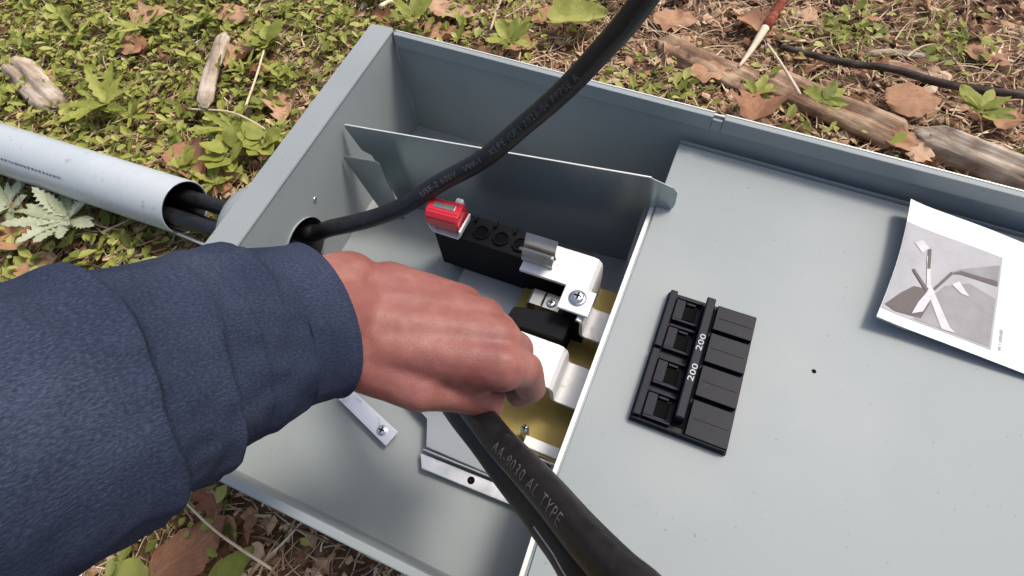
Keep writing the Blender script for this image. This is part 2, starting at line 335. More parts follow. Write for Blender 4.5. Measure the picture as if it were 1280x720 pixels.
# ------------------------------------------------------------------ meter socket inside the box
# stamped aluminium-coloured mounting plate on the box floor
prism('mounting_plate', [(-.188,.246),(-.030,.262),(-.030,.062),(-.140,.062),(-.150,.085),(-.188,.100)], .0185, .0202, 'plate_metal', ENC, .0005)
for (x, y) in ((-.16,.22),(-.05,.24),(-.05,.085),(-.13,.085)): box('standoff', x-.008, x+.008, y-.008, y+.008, .0045, .0183, 'alu', ENC)
prism('insulator_sheet', [(-.118,.270),(.030,.270),(.030,.083),(-.100,.083),(-.118,.12)], .0215, .0250, 'ochre', ENC, .0006)
# black terminal block
tb = box('terminal_block', -.2125, -.058, .243, .2735, .0208, .079, 'blackplastic', ENC, .0012)
for i, x in enumerate((-.1665,-.1458,-.1255)):
    V, F = lathe([(.0083,.0789),(.0083,.0815),(.0070,.0815),(.0066,.0797),(.0001,.0797)], 8, Matrix.Translation((x,.2565,0)) @ Matrix.Rotation(R(22.5),4,'Z'))
    pyd('wire_port', V, F, 'blackplastic', tb)
    V, F = lathe([(.0062,.0799),(.0001,.0799)], 16, Matrix.Translation((x,.2565,0))); pyd('port_opening', V, F, 'blackhole', tb)
for x in (-.177,-.156,-.1355,-.116): box('rib', x-.001, x+.001, .2655, .2722, .079, .0835, 'blackplastic', tb)
# bright lug seat and red cap at the block's left end
strip('lug_clip', [(-.017,.000),(-.0155,-.009),(-.013,-.0135),(.013,-.0135),(.0155,-.009),(.017,.000)], .023, 'tin', tb, Matrix.Translation((-.1975,.2405,.0945)), .0018)
rc = bmesh.new()
oct_ = [(-.0065,-.0105),(.0065,-.0105),(.0105,-.0055),(.0105,.0050),(.0060,.0100),(-.0060,.0100),(-.0105,.0050),(-.0105,-.0055)]
a = [rc.verts.new((-.0145, y, z)) for y, z in oct_]; b = [rc.verts.new((.0145, y, z)) for y, z in oct_]
rc.faces.new(a); rc.faces.new(b[::-1])
for i in range(8): rc.faces.new((a[i], b[i], b[(i+1)%8], a[(i+1)%8]))
bmesh.ops.bevel(rc, geom=rc.edges[:], offset=.0013, segments=3, affect='EDGES')
RCM = Matrix.Translation((-.2000,.2530,.0975)) @ Matrix.Rotation(R(3),4,'Z') @ Matrix.Scale(1.16,4)
rc.transform(RCM); ro = frombm('red_cap', rc, 'red', ENC, False); ro['label'] = 'bright red plastic cap on the end lug'
bm = bmesh.new(); bbox(bm, -.0095, .0095, -.0022, .0030, .0099, .0106, .0002); bm.transform(RCM); frombm('worn_groove', bm, 'spring', ro)
bm = bmesh.new(); bbox(bm, .004, .0105, .0100, .0150, -.002, .006, .0012); bm.transform(RCM); frombm('cap_lug', bm, 'tin', ro)

def jaw_bus(y0, y1, x0, jx, name='bus_bar', foot=True):
    """stepped tin plated bus bar: flat top, drop, foot that runs under the cover; spring jaw on top"""
    prof = [(x0,.085),(-.056,.085),(-.0515,.0838),(-.0485,.080),(-.0475,.075),(-.0470,.060),(-.0455,.0565),(-.0425,.055),(.012,.055)]
    if not foot: prof = prof[:5] + [(-.0470,.060),(-.0470,.0265)]
    b = strip(name, prof, y1-y0, 'tin', ENC, Matrix.Translation((0,y0,0)), .0034)
    for k, (yy, sgn) in enumerate(((y0+.0105, -1), (y0+.0205, 1))):
        pf = [(0,.0002),(.0,.004),(-.0022*1,.010),(-.0024,.015),(.0004,.020),(.0040,.024)] if sgn > 0 else [(0,.0002),(0,.004),(.0022,.010),(.0024,.015),(-.0004,.020),(-.0040,.024)]
        mt = Matrix.Translation((jx+.030, yy, .0868)) @ Matrix.Rotation(R(90), 4, 'Z')
        strip('jaw_blade', crom2(pf), .030, 'spring', b, mt, .0016)
    box('jaw_base', jx, jx+.030, y0+.0115, y0+.0195, .0868, .0885, 'spring', b)
    return b
def crom2(p): return [(v.x, v.y) for v in crom([(a,b,0) for a,b in p], 4)]
jaw_bus(.2275,.2635,-.1145,-.1165, foot=False)
jaw_bus(.1330,.1705,-.1180,-.1190)
# middle insulator with neutral bracket and bolted lug
mb = prism('insulator_block', [(-.1120,.1800),(-.0560,.1820),(-.0545,.2035),(-.0600,.2075),(-.1085,.1990)], .0256, .070, 'blackplastic', ENC, .001)
lb = strip('neutral_bracket', [(-.100,.0275),(-.100,.064),(-.098,.066),(-.070,.066)], .0155, 'spring', ENC, Matrix.Translation((0,.2085,0)), .0016)
bm = bmesh.new(); bbox(bm, -.0868, -.0852, .2095, .223, .0668, .069); frombm('divider', bm, 'blackplastic', lb)
screw('screw', (-.0785,.2145,.0668), .0042, .0024, ENC, 'zinc')
pl = box('lug_plate', -.0690, -.0410, .2020, .2268, .0868, .0900, 'tin', ENC, .0009)
box('lug_post', -.0640, -.0440, .2050, .2200, .0255, .0866, 'blackplastic', ENC, .0006)
screw('bolt', (-.0548,.2160,.0900), .0056, .0055, ENC, 'zinc', washer=.0078)
strip('bus_bar', [(-.050,.0840),(-.0465,.0825),(-.0450,.079),(-.0445,.060),(-.043,.0565),(-.040,.055),(.012,.055)], .0300, 'tin', ENC, Matrix.Translation((0,.1985,0)), .0030)
# lower right corner bits
screw('screw', (-.0600,.1035,.0255), .0042, .026, ENC, 'zinc')
box('support_bar', -.0560, .015, .0885, .0975, .048, .056, 'tin', ENC)
box('support_face', -.050, .012, .0835, .0850, .0255, .0545, 'tin', ENC)
V, F = lathe([(.0001,0),(.009,0),(.009,-.003)], 22, Matrix.Translation((-.0380,.0832,.0440)) @ rot_to((0,-1,0))); pyd('knockout', V, F, 'blackhole', ENC)
# aluminium straps near the front
s1 = prism('mounting_strap', [(-.246,.0725),(-.2345,.0845),(-.1725,.0650),(-.1770,.0495)], .0105, .0128, 'alu', ENC, .0005)
screw('strap_screw', (-.187,.0605,.0128), .0048, .0024, ENC, 'zinc')
s2 = prism('mounting_strap', [(-.1440,.0560),(-.0350,.0590),(-.0350,.0475),(-.1370,.0445)], .0105, .0128, 'alu', ENC, .0005)
V, F = lathe([(.0034,.01285),(.0001,.01285)], 16, Matrix.Translation((-.0915,.0520,0))); pyd('strap_hole', V, F, 'blackhole', s2)
prism('plate_skirt', [(-.1420,.0585),(-.0300,.0610),(-.0300,.0625),(-.1420,.0600)], .0130, .0184, 'plate_metal', ENC, .0003)

# ------------------------------------------------------------------ dead-front cover with the main breaker
DZ = .104
def xl(y): return -.0189 + (.0742-y)*0.0 if y > .07 else -.0189+(.0742-y)*.06
dcov = prism('cover_plate', [(-.0175,.4085),(XR-.01,.3895),(XR-.01,-.0195),(-.0135,-.0195),(-.0180,.07)], DZ-.0016, DZ, 'paint', ENC, .0005)
dcov['label'] = 'flat grey dead-front cover sheet over the right part of the box'
prism('cover_skirt', [(-.0232,.345),(-.0192,.345),(-.0196,.07),(-.0156,-.0190),(-.0192,-.0190),(-.0232,.07)], DZ-.0050, DZ-.0030, 'edge_metal', dcov, .0003)
prism('cover_skirt', [(-.0190,.345),(-.0178,.345),(-.0182,.07),(-.0142,-.0190),(-.0154,-.0190),(-.0194,.07)], DZ-.014, DZ-.0018, 'galv', dcov, 0)
prism('cover_skirt', [(-.0172,.4092),(XR-.01,.3902),(XR-.01,.3914),(-.0172,.4104)], DZ-.002, DZ+.0032, 'paint', dcov, .0003)
V, F = lathe([(.0017,DZ+.0002),(.0001,DZ+.0002)], 12, Matrix.Translation((.1346,.2136,0))); pyd('screw_hole', V, F, 'blackhole', dcov)

BR = empty('circuit_breaker'); BR.parent = ENC; BR['label'] = 'black double-handle 200 amp main breaker set in the grey cover'
bx0, bx1, by0, by1 = .0158, .0862, .1256, .2404; BW, BL = bx1-bx0, by1-by0
U = lambda u: bx0+u*BW
Vv = lambda v: by0+v*BL
box('housing', bx0, bx1, by0, by1, DZ+.0003, DZ+.0035, 'breakerplastic', BR, .0007)
ZT = DZ+.0035
# right half: four flat plates with deep gaps between
for v0, v1 in ((.02,.262),(.292,.512),(.542,.762),(.792,.985)): box('face_plate', U(.56), U(.985), Vv(v0), Vv(v1), ZT+.0002, ZT+.0050, 'breakerplastic', BR, .0005)
for v in (.141,.402,.652,.888):
    box('seam', U(.60), U(.95), Vv(v-.0022), Vv(v+.0022), ZT+.0050, ZT+.0054, 'breakerplastic', BR, 0)
for v in (.277,.527,.777): box('slot', U(.565), U(.93), Vv(v-.0125), Vv(v+.0125), ZT+.0001, ZT+.0006, 'blackhole', BR, 0)
box('lip', U(.02), U(.98), Vv(.008), Vv(.018), ZT+.0002, ZT+.0040, 'breakerplastic', BR, .0004)
# left rail and four pockets
for v0, v1 in ((.03,.515),(.535,.99)): box('side_rail', U(.015), U(.095), Vv(v0), Vv(v1), ZT+.0002, ZT+.0062, 'breakerplastic', BR, .0006)
for vc in (.135,.375,.635,.865):
    box('pocket_wall', U(.11), U(.40), Vv(vc+.080), Vv(vc+.098), ZT+.0002, ZT+.0048, 'breakerplastic', BR, .0004)
    box('pocket_wall', U(.11), U(.40), Vv(vc-.098), Vv(vc-.080), ZT+.0002, ZT+.0048, 'breakerplastic', BR, .0004)
    box('pocket_wall', U(.11), U(.215), Vv(vc-.078), Vv(vc+.078), ZT+.0002, ZT+.0040, 'breakerplastic', BR, .0004)
    box('pocket_opening', U(.225), U(.36), Vv(vc-.055), Vv(vc+.055), ZT+.0002, ZT+.0008, 'blackhole', BR, 0)
    box('pocket_ledge', U(.225), U(.33), Vv(vc+.058), Vv(vc+.076), ZT+.0002, ZT+.0030, 'breakerplastic', BR, .0003)
# tie handle
box('handle_slot', U(.41), U(.545), Vv(.06), Vv(.97), ZT+.0002, ZT+.0007, 'blackhole', BR, 0)
HB = Matrix.Translation((0,0,0))
bm = bmesh.new(); bbox(bm, U(.425), U(.525), Vv(.085), Vv(.985), ZT+.001, ZT+.0135, .0012, 3)
for v in bm.verts:
    if v.co.z > ZT+.006: v.co.x -= .0012
frombm('handle', bm, 'breakerplastic', BR)
for v in (.40,.625):
    TV, TF = text_mesh('200', .0100)
    cx = sum(p.x for p in TV)/len(TV); cy = sum(p.y for p in TV)/len(TV)
    mt = Matrix.Translation((U(.480)-.0012, Vv(v), ZT+.0137)) @ Matrix.Rotation(R(90-4),4,'Z') @ Matrix.Scale(.62,4,(0,1,0))
    pyd('rating_text', [mt @ Vector((p.x-cx, p.y-cy, 0)) for p in TV], TF, 'white_ink_and_glint', BR)

# ------------------------------------------------------------------ conduit
pc0, pc1 = Vector((-1.75,.152,.052)), Vector((-.482,.1815,.068))
d = (pc1-pc0).normalized(); mt = Matrix.Translation(pc1) @ rot_to(d); Lc = (pc1-pc0).length
V, F = lathe([(.0278,-.002),(.0280,-.0004),(.0281,.0002),(.0291,.0002),(.0296,-.0006),(.0296,-Lc),(.0278,-Lc)], 64, mt)
CO = empty('conduit', pc0); tag(CO, 'light grey round plastic conduit pipe with cables coming out of its cut end', 'conduit')
def adopt(o, root):
    o.parent = root; o.matrix_parent_inverse = Matrix.Translation(-root.location); return o
adopt(pyd('pipe', V, F, 'pvc', None, True), CO)
V, F = lathe([(.02779,-.0021),(.02779,-Lc)], 48, mt); adopt(pyd('pipe_bore', V, F, 'bore_shade', None, True), CO)  # dark lining paints the shade inside the pipe
# small smeared maker's print along the pipe
rnd = random.Random(3); V = []; F = []
ts = d; cdir = Vector((0,0,RIM+.36)) - (pc1 - d*.20); n1 = (cdir - d*cdir.dot(d)).normalized(); n2 = d.cross(n1)
s = .14
while s < .30:
    l = rnd.uniform(.002,.005)
    for row in range(2):
        a0 = R(-24) + row*.045 + rnd.uniform(-.006,.006); a1 = a0 + rnd.uniform(.02,.04)
        k = len(V)
        for ss, aa in ((s,a0),(s+l,a0),(s+l,a1),(s,a1)): V.append(pc1 - d*ss + (n1*math.cos(aa)-n2*math.sin(aa)*1)*.0299)
        F.append((k,k+1,k+2,k+3))
    s += l + rnd.uniform(.0008,.002)
adopt(pyd('print_marks', V, F, 'ink', None), CO)['kind'] = 'stuff'

# ------------------------------------------------------------------ cables
CR = .0085
def cable(name, pts, label, n=14, bumpy=0):
    path = crom(pts, n); ofs = len(label)*1.7
    path = [p + Vector((noise.noise((i*.09, ofs, 0)), noise.noise((i*.09, ofs, 5)), noise.noise((i*.09, ofs, 9))))*.0012 for i, p in enumerate(path)]
    V, F = tube(path, CR, 26)
    o = empty(name, pts[0]); tag(o, label, 'cable', 'black power cables')
    adopt(pyd('jacket', V, F, 'cable', None, True), o); return o, path
def resample(path):
    S = [0]
    for i in range(1, len(path)): S.append(S[-1]+(path[i]-path[i-1]).length)
    return S
def on_path(path, S, s):
    s = max(0, min(S[-1]-1e-6, s))
    for i in range(1, len(S)):
        if S[i] >= s:
            k = (s-S[i-1])/(S[i]-S[i-1]); a, b = path[max(i-2,0)], path[min(i+1,len(path)-1)]
            return path[i-1].lerp(path[i], k), (path[min(i+1,len(path)-1)]-path[max(i-2,0)]).normalized()
    return path[-1], (path[-1]-path[-2]).normalized()
def nearest_s(path, S, q): return S[min(range(len(path)), key=lambda i: (path[i]-Vector(q)).length)]
def fine(TV, TF):
    bm = bmesh.new(); vs = [bm.verts.new(v) for v in TV]
    for f in TF:
        try: bm.faces.new([vs[i] for i in f])
        except ValueError: pass
    bmesh.ops.triangulate(bm, faces=bm.faces[:])
    for _ in range(3):
        es = [e for e in bm.edges if e.calc_length() > .0016]
        if es: bmesh.ops.subdivide_edges(bm, edges=es, cuts=1); bmesh.ops.triangulate(bm, faces=bm.faces[:])
    bm.verts.index_update(); r = [v.co.copy() for v in bm.verts], [tuple(v.index for v in f.verts) for f in bm.faces]; bm.free(); return r
def print_on(path, txt, s0, size, face, o, turn=0, mname='cable_ink', space=1.15):
    """lettering wrapped on the jacket, baseline along the cable, centred on the side that faces the direction `face`"""
    S = resample(path); TV, TF = fine(*text_mesh(txt, size, space)); ym = size*.35; out = []
    for p in TV:
        c, t = on_path(path, S, s0+p.x); f = Vector(face); nn = (f - t*f.dot(t)).normalized(); b = nn.cross(t)
        a = (p.y-ym)/CR + turn
        out.append(c + (nn*math.cos(a) + b*math.sin(a))*(CR+.00018))
    adopt(pyd('jacket_print', out, TF, mname, None), o)
hub = Vector((XL,HY,HZ))
# cable that leaves the hub and rises over the box, out of the picture at the top
A_pts = [(-.62,.190,.066),(-.50,.194,.068),(-.40,.1985,.066),(-.345,.203,.065),(-.328,.2065,.0665),(-.3052, .2109, .0805), (-.2575, .2346, .0939), (-.2128, .2655, .1201), (-.1677, .2865, .1533), (-.1274, .3065, .1961), (-.0924, .3175, .2411), (-.065, .3196, .2861), (-.0481, .3212, .3227),(-.028,.325,.40),(-.015,.335,.50)]
ca, pa = cable('power_cable', A_pts, 'black cable rising from the wall opening over the box and out at the top')
SA = resample(pa); sA = nearest_s(pa, SA, (-.215,.262,.118))
print_on(pa, 'USE-2 600V   VW-1   XLPE (UL) 2023-04 PPPSE A', sA-.010, .0080, (.25,-.62,.62), ca, .1)
# pair that runs under the hand and up to the lower right
B_pts = [(-.62,.164,.070),(-.50,.166,.070),(-.40,.170,.070),(-.340,.178,.071),(-.26,.155,.100),(-.1688,.1087,.1541),(-.1069,.0853,.1756),(-.0718,.068,.1978),(-.0383,.0495,.222),(-.006,.0309,.254),(.0199,.015,.2885),(.0407,.0032,.3093),(.075,-.03,.322),(.13,-.12,.29),(.20,-.26,.16),(.28,-.40,.03),(.36,-.5,.012)]
C_pts = [(-.62,.176,.050),(-.50,.178,.049),(-.40,.182,.048),(-.340,.186,.049),(-.26,.155,.074),(-.1793,.1116,.1255),(-.1224,.0897,.1407),(-.083,.0679,.1647),(-.039,.0426,.1873),(-.0063,.0229,.217),(.016,.0074,.2486),(.0378,-.0064,.2681),(.07,-.045,.285),(.11,-.14,.25),(.16,-.28,.13),(.22,-.42,.02),(.30,-.52,.012)]
cb, pb = cable('power_cable', B_pts, 'thick black cable with AL TYPE lettering passing under the hand to the lower right')
cc, pcb = cable('power_cable', C_pts, 'black cable with a thin white stripe lying along the left of the lettered one')
Sb = resample(pb); sB = nearest_s(pb, Sb, (-.0383,.0495,.222))
print_on(pb, 'AA-8030 AL TYPE', sB-.006, .0080, (-.02,-.03,.3), cb, -.35, space=1.2)
Sc = resample(pcb); s0 = nearest_s(pcb, Sc, (-.008,.024,.215)); V = []; F = []
for i in range(40):
    c, t = on_path(pcb, Sc, s0+i*.006); f = Vector((-.05,-.12,.25)); nn = (f-t*f.dot(t)).normalized(); b = nn.cross(t)
    for a in (-.05,.05): V.append(c+(nn*math.cos(a)+b*math.sin(a))*(CR+.0002))
    if i: F.append((2*i-2,2*i-1,2*i+1,2*i))
adopt(pyd('painted_glint', V, F, 'white_ink_and_glint', None), cc)  # bright glint where the two cables meet, painted on as a thin strip
# bare wire below the cables
wp = crom([(-.60,.158,.052),(-.50,.1570,.054),(-.42,.1540,.058),(-.340,.166,.050),(-.30,.172,.06),(-.25,.15,.05)], 8)
V, F = tube(wp, .0017, 8); tag(pyd('bare_wire', V, F, 'edge_metal', None, True), 'thin bright bare wire below the cables between pipe and box', 'wire')

# ------------------------------------------------------------------ instruction booklet
PX, PY = Vector((.2010,-.0100,0)), Vector((.0105,.1230,0))
def page(u, v, dz=0):
    p = Vector((.1710,.2690,0)) + PX*u + PY*v
    # left edge bows in, near corner curls up
    p.x += .0030*math.sin(math.pi*v)*(1-u)**6 + .004*(1-v)*(1-u)**4*-1
    z = DZ + .0050 + .012*math.exp(-u*7)*(.6+.4*v) + .003*math.sin(u*5+.6)+ .002*v*math.sin(u*7)
    p.z = max(z, DZ+.0015) + dz
    return p
def page_patch(u0, u1, v0, v1, nu, nv, dz, th=0):
    V = [page(u0+(u1-u0)*i/nu, v0+(v1-v0)*j/nv, dz) for j in range(nv+1) for i in range(nu+1)]
    F = [(j*(nu+1)+i, j*(nu+1)+i+1, (j+1)*(nu+1)+i+1, (j+1)*(nu+1)+i) for j in range(nv) for i in range(nu)]
    return V, F
BK = empty('instruction_booklet', (.17,.2735,DZ)); tag(BK, 'white printed instruction booklet with a grey photo lying on the cover', 'booklet')
for k in range(4):
    V, F = page_patch(0, 1, 0, 1, 30, 12, -.0008*k)
    if k: V = [v + Vector((.0006*k, .0005*k, -.0007*k*(1 if i % 31 < 4 else .3))) for i, v in enumerate(V)]
    adopt(pyd('page', V, F, 'paper', None, True), BK)
def ppoly(name, pts, m, dz):
    """flat print on the page; pts in page coordinates, subdivided so that it follows the curl"""
    bm = bmesh.new(); f = bm.faces.new([bm.verts.new((a, b, 0)) for a, b in pts])
    bmesh.ops.triangulate(bm, faces=bm.faces[:]); bmesh.ops.subdivide_edges(bm, edges=bm.edges[:], cuts=5, use_grid_fill=True)
    for v in bm.verts: v.co = page(v.co.x, v.co.y, dz)
    return adopt(frombm(name, bm, m, None, True), BK)
i0, i1, j0, j1 = .002, .385, .07, .80
def IP(a, b): return (i0+(i1-i0)*a, j0+(j1-j0)*b)
V, F = page_patch(i0, i1, j0, j1, 24, 12, .0003); adopt(pyd('printed_photo', V, F, 'grey_print', None, True), BK)
ppoly('photo_shape', [IP(.30,.02),IP(.98,.02),IP(.98,.52),IP(.72,.58),IP(.5,.46),IP(.4,.3)], 'mid_print', .0005)
ppoly('photo_shape', [IP(.02,.05),IP(.12,.02),IP(.36,.05),IP(.40,.22),IP(.33,.36),IP(.22,.34),IP(.12,.22)], 'dark_print', .0006)
ppoly('photo_shape', [IP(.52,.62),IP(.62,.66),IP(.98,.72),IP(.98,.90),IP(.62,.70)], 'mid_print', .0006)
ppoly('photo_shape', [IP(.52,.60),IP(.62,.64),IP(.98,.66),IP(.98,.71),IP(.62,.68)], 'dark_print', .0007)
ppoly('photo_shape', [IP(.38,.36),IP(.40,.34),IP(.55,.61),IP(.53,.63)], 'dark_print', .0007)
ppoly('photo_shape', [IP(.27,.70),IP(.30,.72),IP(.37,.42),IP(.62,.06),IP(.68,.03),IP(.55,.02),IP(.34,.36)], 'light_print', .0008)
ppoly('photo_shape', [IP(.27,.06),IP(.36,.12),IP(.42,.36),IP(.38,.40),IP(.30,.2)], 'light_print', .0009)
ppoly('photo_shape', [IP(.16,.50),IP(.18,.52),IP(.36,.36),IP(.34,.33)], 'dark_print', .0009)
ppoly('photo_shape', [IP(.27,.78),IP(.30,.80),IP(.33,.58),IP(.30,.57)], 'dark_print', .0009)
ppoly('photo_shape', [IP(.56,.50),IP(.62,.56),IP(.74,.44),IP(.66,.44)], 'light_print', .0008)
ppoly('photo_shape', [IP(.12,.80),IP(.20,.86),IP(.28,.80),IP(.22,.72)], 'light_print', .0007)
rnd = random.Random(5)
V = []; F = []
def dash(u0, u1, v0, v1):
    k = len(V)
    for a, b in ((u0,v0),(u1,v0),(u1,v1),(u0,v1)): V.append(page(a, b, .0004))
    F.append((k,k+1,k+2,k+3))
for c, (ua, va, vb, ht) in enumerate(((.405,.09,.24,.013),(.52,.06,.42,.010),(.545,.06,.42,.010),(.85,.10,.55,.010),(.90,.10,.62,.010),(.925,.10,.62,.010),(.95,.10,.4,.010))):
    v = va
    while v < vb:
        l = rnd.uniform(.006,.014); dash(ua+rnd.uniform(0,.003), ua+ht, v, v+l); v += l+(.004 if rnd.random() < .8 else .012)
adopt(pyd('print_lines', V, F, 'ink_faint', None), BK)['kind'] = 'stuff'

# ------------------------------------------------------------------ the worker's forearm and hand
def skin_mat():
    m = mat('skin', (.50,.235,.165,1), .46, sss=.25, spec=.4); n = m.node_tree; L = n.links; p = n.nodes['Principled BSDF']
    tc = n.nodes.new('ShaderNodeTexCoord')
    a = n.nodes.new('ShaderNodeTexNoise'); a.inputs['Scale'].default_value = 26; a.inputs['Detail'].default_value = 8; a.inputs['Roughness'].default_value = .65; L.new(tc.outputs['Object'], a.inputs[0])
    cr = n.nodes.new('ShaderNodeValToRGB'); e = cr.color_ramp.elements; e.new(.5)
    e[0].position = .33; e[0].color = (.215,.067,.057,1); e[1].position = .5; e[1].color = (.275,.101,.082,1); e[2].position = .68; e[2].color = (.37,.162,.130,1)
    L.new(a.outputs['Fac'], cr.inputs[0]); L.new(cr.outputs[0], p.inputs['Base Color'])
    mp = n.nodes.new('ShaderNodeMapping'); mp.inputs['Rotation'].default_value = (0,0,R(35)); mp.inputs['Scale'].default_value = (1,3,1); L.new(tc.outputs['Object'], mp.inputs[0])
    v = n.nodes.new('ShaderNodeTexVoronoi'); v.feature = 'DISTANCE_TO_EDGE'; v.inputs['Scale'].default_value = 330; L.new(mp.outputs[0], v.inputs[0])
    b2 = n.nodes.new('ShaderNodeTexNoise'); b2.inputs['Scale'].default_value = 150; b2.inputs['Detail'].default_value = 6; L.new(tc.outputs['Object'], b2.inputs[0])
    mn = n.nodes.new('ShaderNodeMath'); mn.operation = 'MINIMUM'; mn.inputs[1].default_value = .12; L.new(v.outputs['Distance'], mn.inputs[0])
    s = n.nodes.new('ShaderNodeMath'); s.operation = 'MULTIPLY_ADD'; s.inputs[1].default_value = 2.0; L.new(mn.outputs[0], s.inputs[0]); L.new(b2.outputs['Fac'], s.inputs[2])
    b = n.nodes.new('ShaderNodeBump'); b.inputs['Strength'].default_value = .28; b.inputs['Distance'].default_value = .0009; L.new(s.outputs[0], b.inputs['Height']); L.new(b.outputs[0], p.inputs['Normal'])
skin_mat()
def capsule(bm, p, q, r0, r1, seg=18):
    p, q = Vector(p), Vector(q); d = q-p; Ld = d.length; mt = Matrix.Translation(p) @ rot_to(d)
    prof = [(max(1e-5, r0*math.sin(a)), -r0*math.cos(a)) for a in [i*math.pi/2/6 for i in range(7)]] + [(max(1e-5, r1*math.cos(a)), Ld+r1*math.sin(a)) for a in [i*math.pi/2/6 for i in range(7)]]
    rings = []
    for r, h in prof:
        if r <= 2e-5: rings.append([bm.verts.new(mt @ Vector((0,0,h)))])
        else: rings.append([bm.verts.new(mt @ Vector((r*math.cos(2*math.pi*k/seg), r*math.sin(2*math.pi*k/seg), h))) for k in range(seg)])
    for A, B in zip(rings, rings[1:]):
        for k in range(seg):
            j = (k+1) % seg
            if len(A) == 1: bm.faces.new((A[0], B[j], B[k]))
            elif len(B) == 1: bm.faces.new((A[k], A[j], B[0]))
            else: bm.faces.new((A[k], A[j], B[j], B[k]))
H = dict(W=(-.1394,.0779,.2555), Wt=(-.1490,.0905,.2585), Wb=(-.1350,.0600,.2520),
 c5=(-.132,.1006,.2501), c4=(-.1255,.0895,.2508), c3=(-.1201,.0799,.2507), c2=(-.1162,.0713,.2474),
 m5=(-.0953,.1132,.2321), m4=(-.0797,.1074,.2359), m3=(-.0665,.0988,.2378), m2=(-.0581,.0859,.2378),
 p5=(-.0913,.1211,.2035), p4=(-0.0756, 0.1179, 0.2056), p3=(-0.0608, 0.1084, 0.2095), p2=(-0.0501, 0.0953, 0.2178),
 d5=(-.095,.1137,.1829), d4=(-0.0814, 0.1097, 0.1756), d3=(-0.0629, 0.1038, 0.176), d2=(-0.0469, 0.0952, 0.1918),
 t5=(-.1032,.1029,.1796), t4=(-0.0888, 0.0963, 0.169), t3=(-0.0711, 0.0945, 0.1642), t2=(-0.0549, 0.0924, 0.1753),
 th0=(-.1232,.0611,.2424), th1=(-.0946,.0607,.2348), th2=(-.0753,.0694,.2202), th3=(-.0635,.0735,.2035))
SL = [(-.1375,.0771,.2566),(-.1496,.0646,.2638),(-.1602,.0437,.2808),(-.1671,.0129,.3078),(-.1690,-.0154,.3314),(-.1730,-.0450,.3540),(-.190,-.110,.400),(-.215,-.190,.455),(-.245,-.280,.515)]
bm = bmesh.new()
def cp(a, b, r0, r1): capsule(bm, H[a] if isinstance(a, str) else a, H[b] if isinstance(b, str) else b, r0, r1)
# forearm and wrist (a flattened pair of bones)
cp('Wt', (-.168,.050,.288), .0190, .018); cp('Wb', (-.150,.040,.277), .0195, .020); cp('W', SL[3], .022, .026)
for a, b, r0, r1 in ((SL[3],SL[5],.026,.032),(SL[5],SL[6],.032,.036),(SL[6],SL[8],.036,.040)): capsule(bm, a, b, r0, r1)
# metacarpals and knuckles
for i, (r0, r1) in zip('5432', ((.0150,.0120),(.0155,.0130),(.0160,.0135),(.0160,.0135))):
    cp('c'+i, 'm'+i, r0, r1)
    cp('W', 'c'+i, .0185, r0)
for a, b in (('m5','m4'),('m4','m3'),('m3','m2')): cp(a, b, .0095, .0095)
for a, b in (('5','4'),('4','3'),('3','2')):
    m0 = (Vector(H['c'+a])+Vector(H['c'+b]))/2; m1 = (Vector(H['m'+a])+Vector(H['m'+b]))/2; capsule(bm, m0, m0.lerp(m1, .8), .0152, .0126)
# palm body below
low = lambda k, dz: tuple(Vector(H[k]) + Vector((-.006,-.002,-dz)))
for i in '5432': capsule(bm, low('c'+i,.010), low('m'+i,.010), .014, .0105)
# fingers
for i, rr in zip('5432', ((.0100,.0086,.0078,.0070),(.0112,.0098,.0088,.0078),(.0115,.0102,.0092,.0080),(.0112,.0102,.0092,.0080))):
    cp('m'+i, 'p'+i, rr[0], rr[1]); cp('p'+i, 'd'+i, rr[1], rr[2]); cp('d'+i, 't'+i, rr[2], rr[3])
# thumb and its muscle
cp('Wb', 'th0', .018, .0165); cp('th0', 'th1', .0175, .0135); cp('th1', 'th2', .0125, .0108); cp('th2', 'th3', .0108, .0088)
cp('th0', 'c2', .0165, .016); cp('th1', 'c2', .0120, .0140)
capsule(bm, (-.0965,.0700,.2330), (-.0700,.0790,.2330), .0115, .0105)      # web between thumb and index
me = bpy.data.meshes.new('hand_raw'); bm.to_mesh(me); bm.free()
ho = bpy.data.objects.new('hand_raw', me); COL.objects.link(ho)
md = ho.modifiers.new('r', 'REMESH'); md.mode = 'VOXEL'; md.voxel_size = .0016
ms = ho.modifiers.new('s', 'SMOOTH'); ms.factor = .5; ms.iterations = 7
bpy.context.view_layer.update()
hm = bpy.data.meshes.new_from_object(ho.evaluated_get(bpy.context.evaluated_depsgraph_get()))
bpy.data.objects.remove(ho)
# tendons, veins and knuckle creases as fine relief
NRM = [v.normal.copy() for v in hm.vertices]
for v, vn in zip(hm.vertices, NRM):
    c = v.co.copy()
    if c.z > .205 and c.x > -.135:
        d = 0
        for i in '5432':
            a, b = Vector(H['c'+i]), Vector(H['m'+i]); t = max(0, min(1.1, (c-a).dot(b-a)/(b-a).length_squared)); dist = Vector((c.x-(a.x+(b.x-a.x)*t), c.y-(a.y+(b.y-a.y)*t))).length
            d += .0002*math.exp(-(dist/.003)**2)*(1 if .2 < t < 1.05 else 0)
            d += .0008*math.exp(-((Vector((c.x,c.y))-b.xy).length/.0065)**2)
        d += .0005*noise.noise(c*60) + .00015*noise.noise(c*190)
        v.co = c + vn*d
PER = link('person', hm, 'skin', None, True); PER.name = 'person'
tag(PER, 'bare left hand and forearm in a blue sleeve, fist closed on the black cables', 'person')
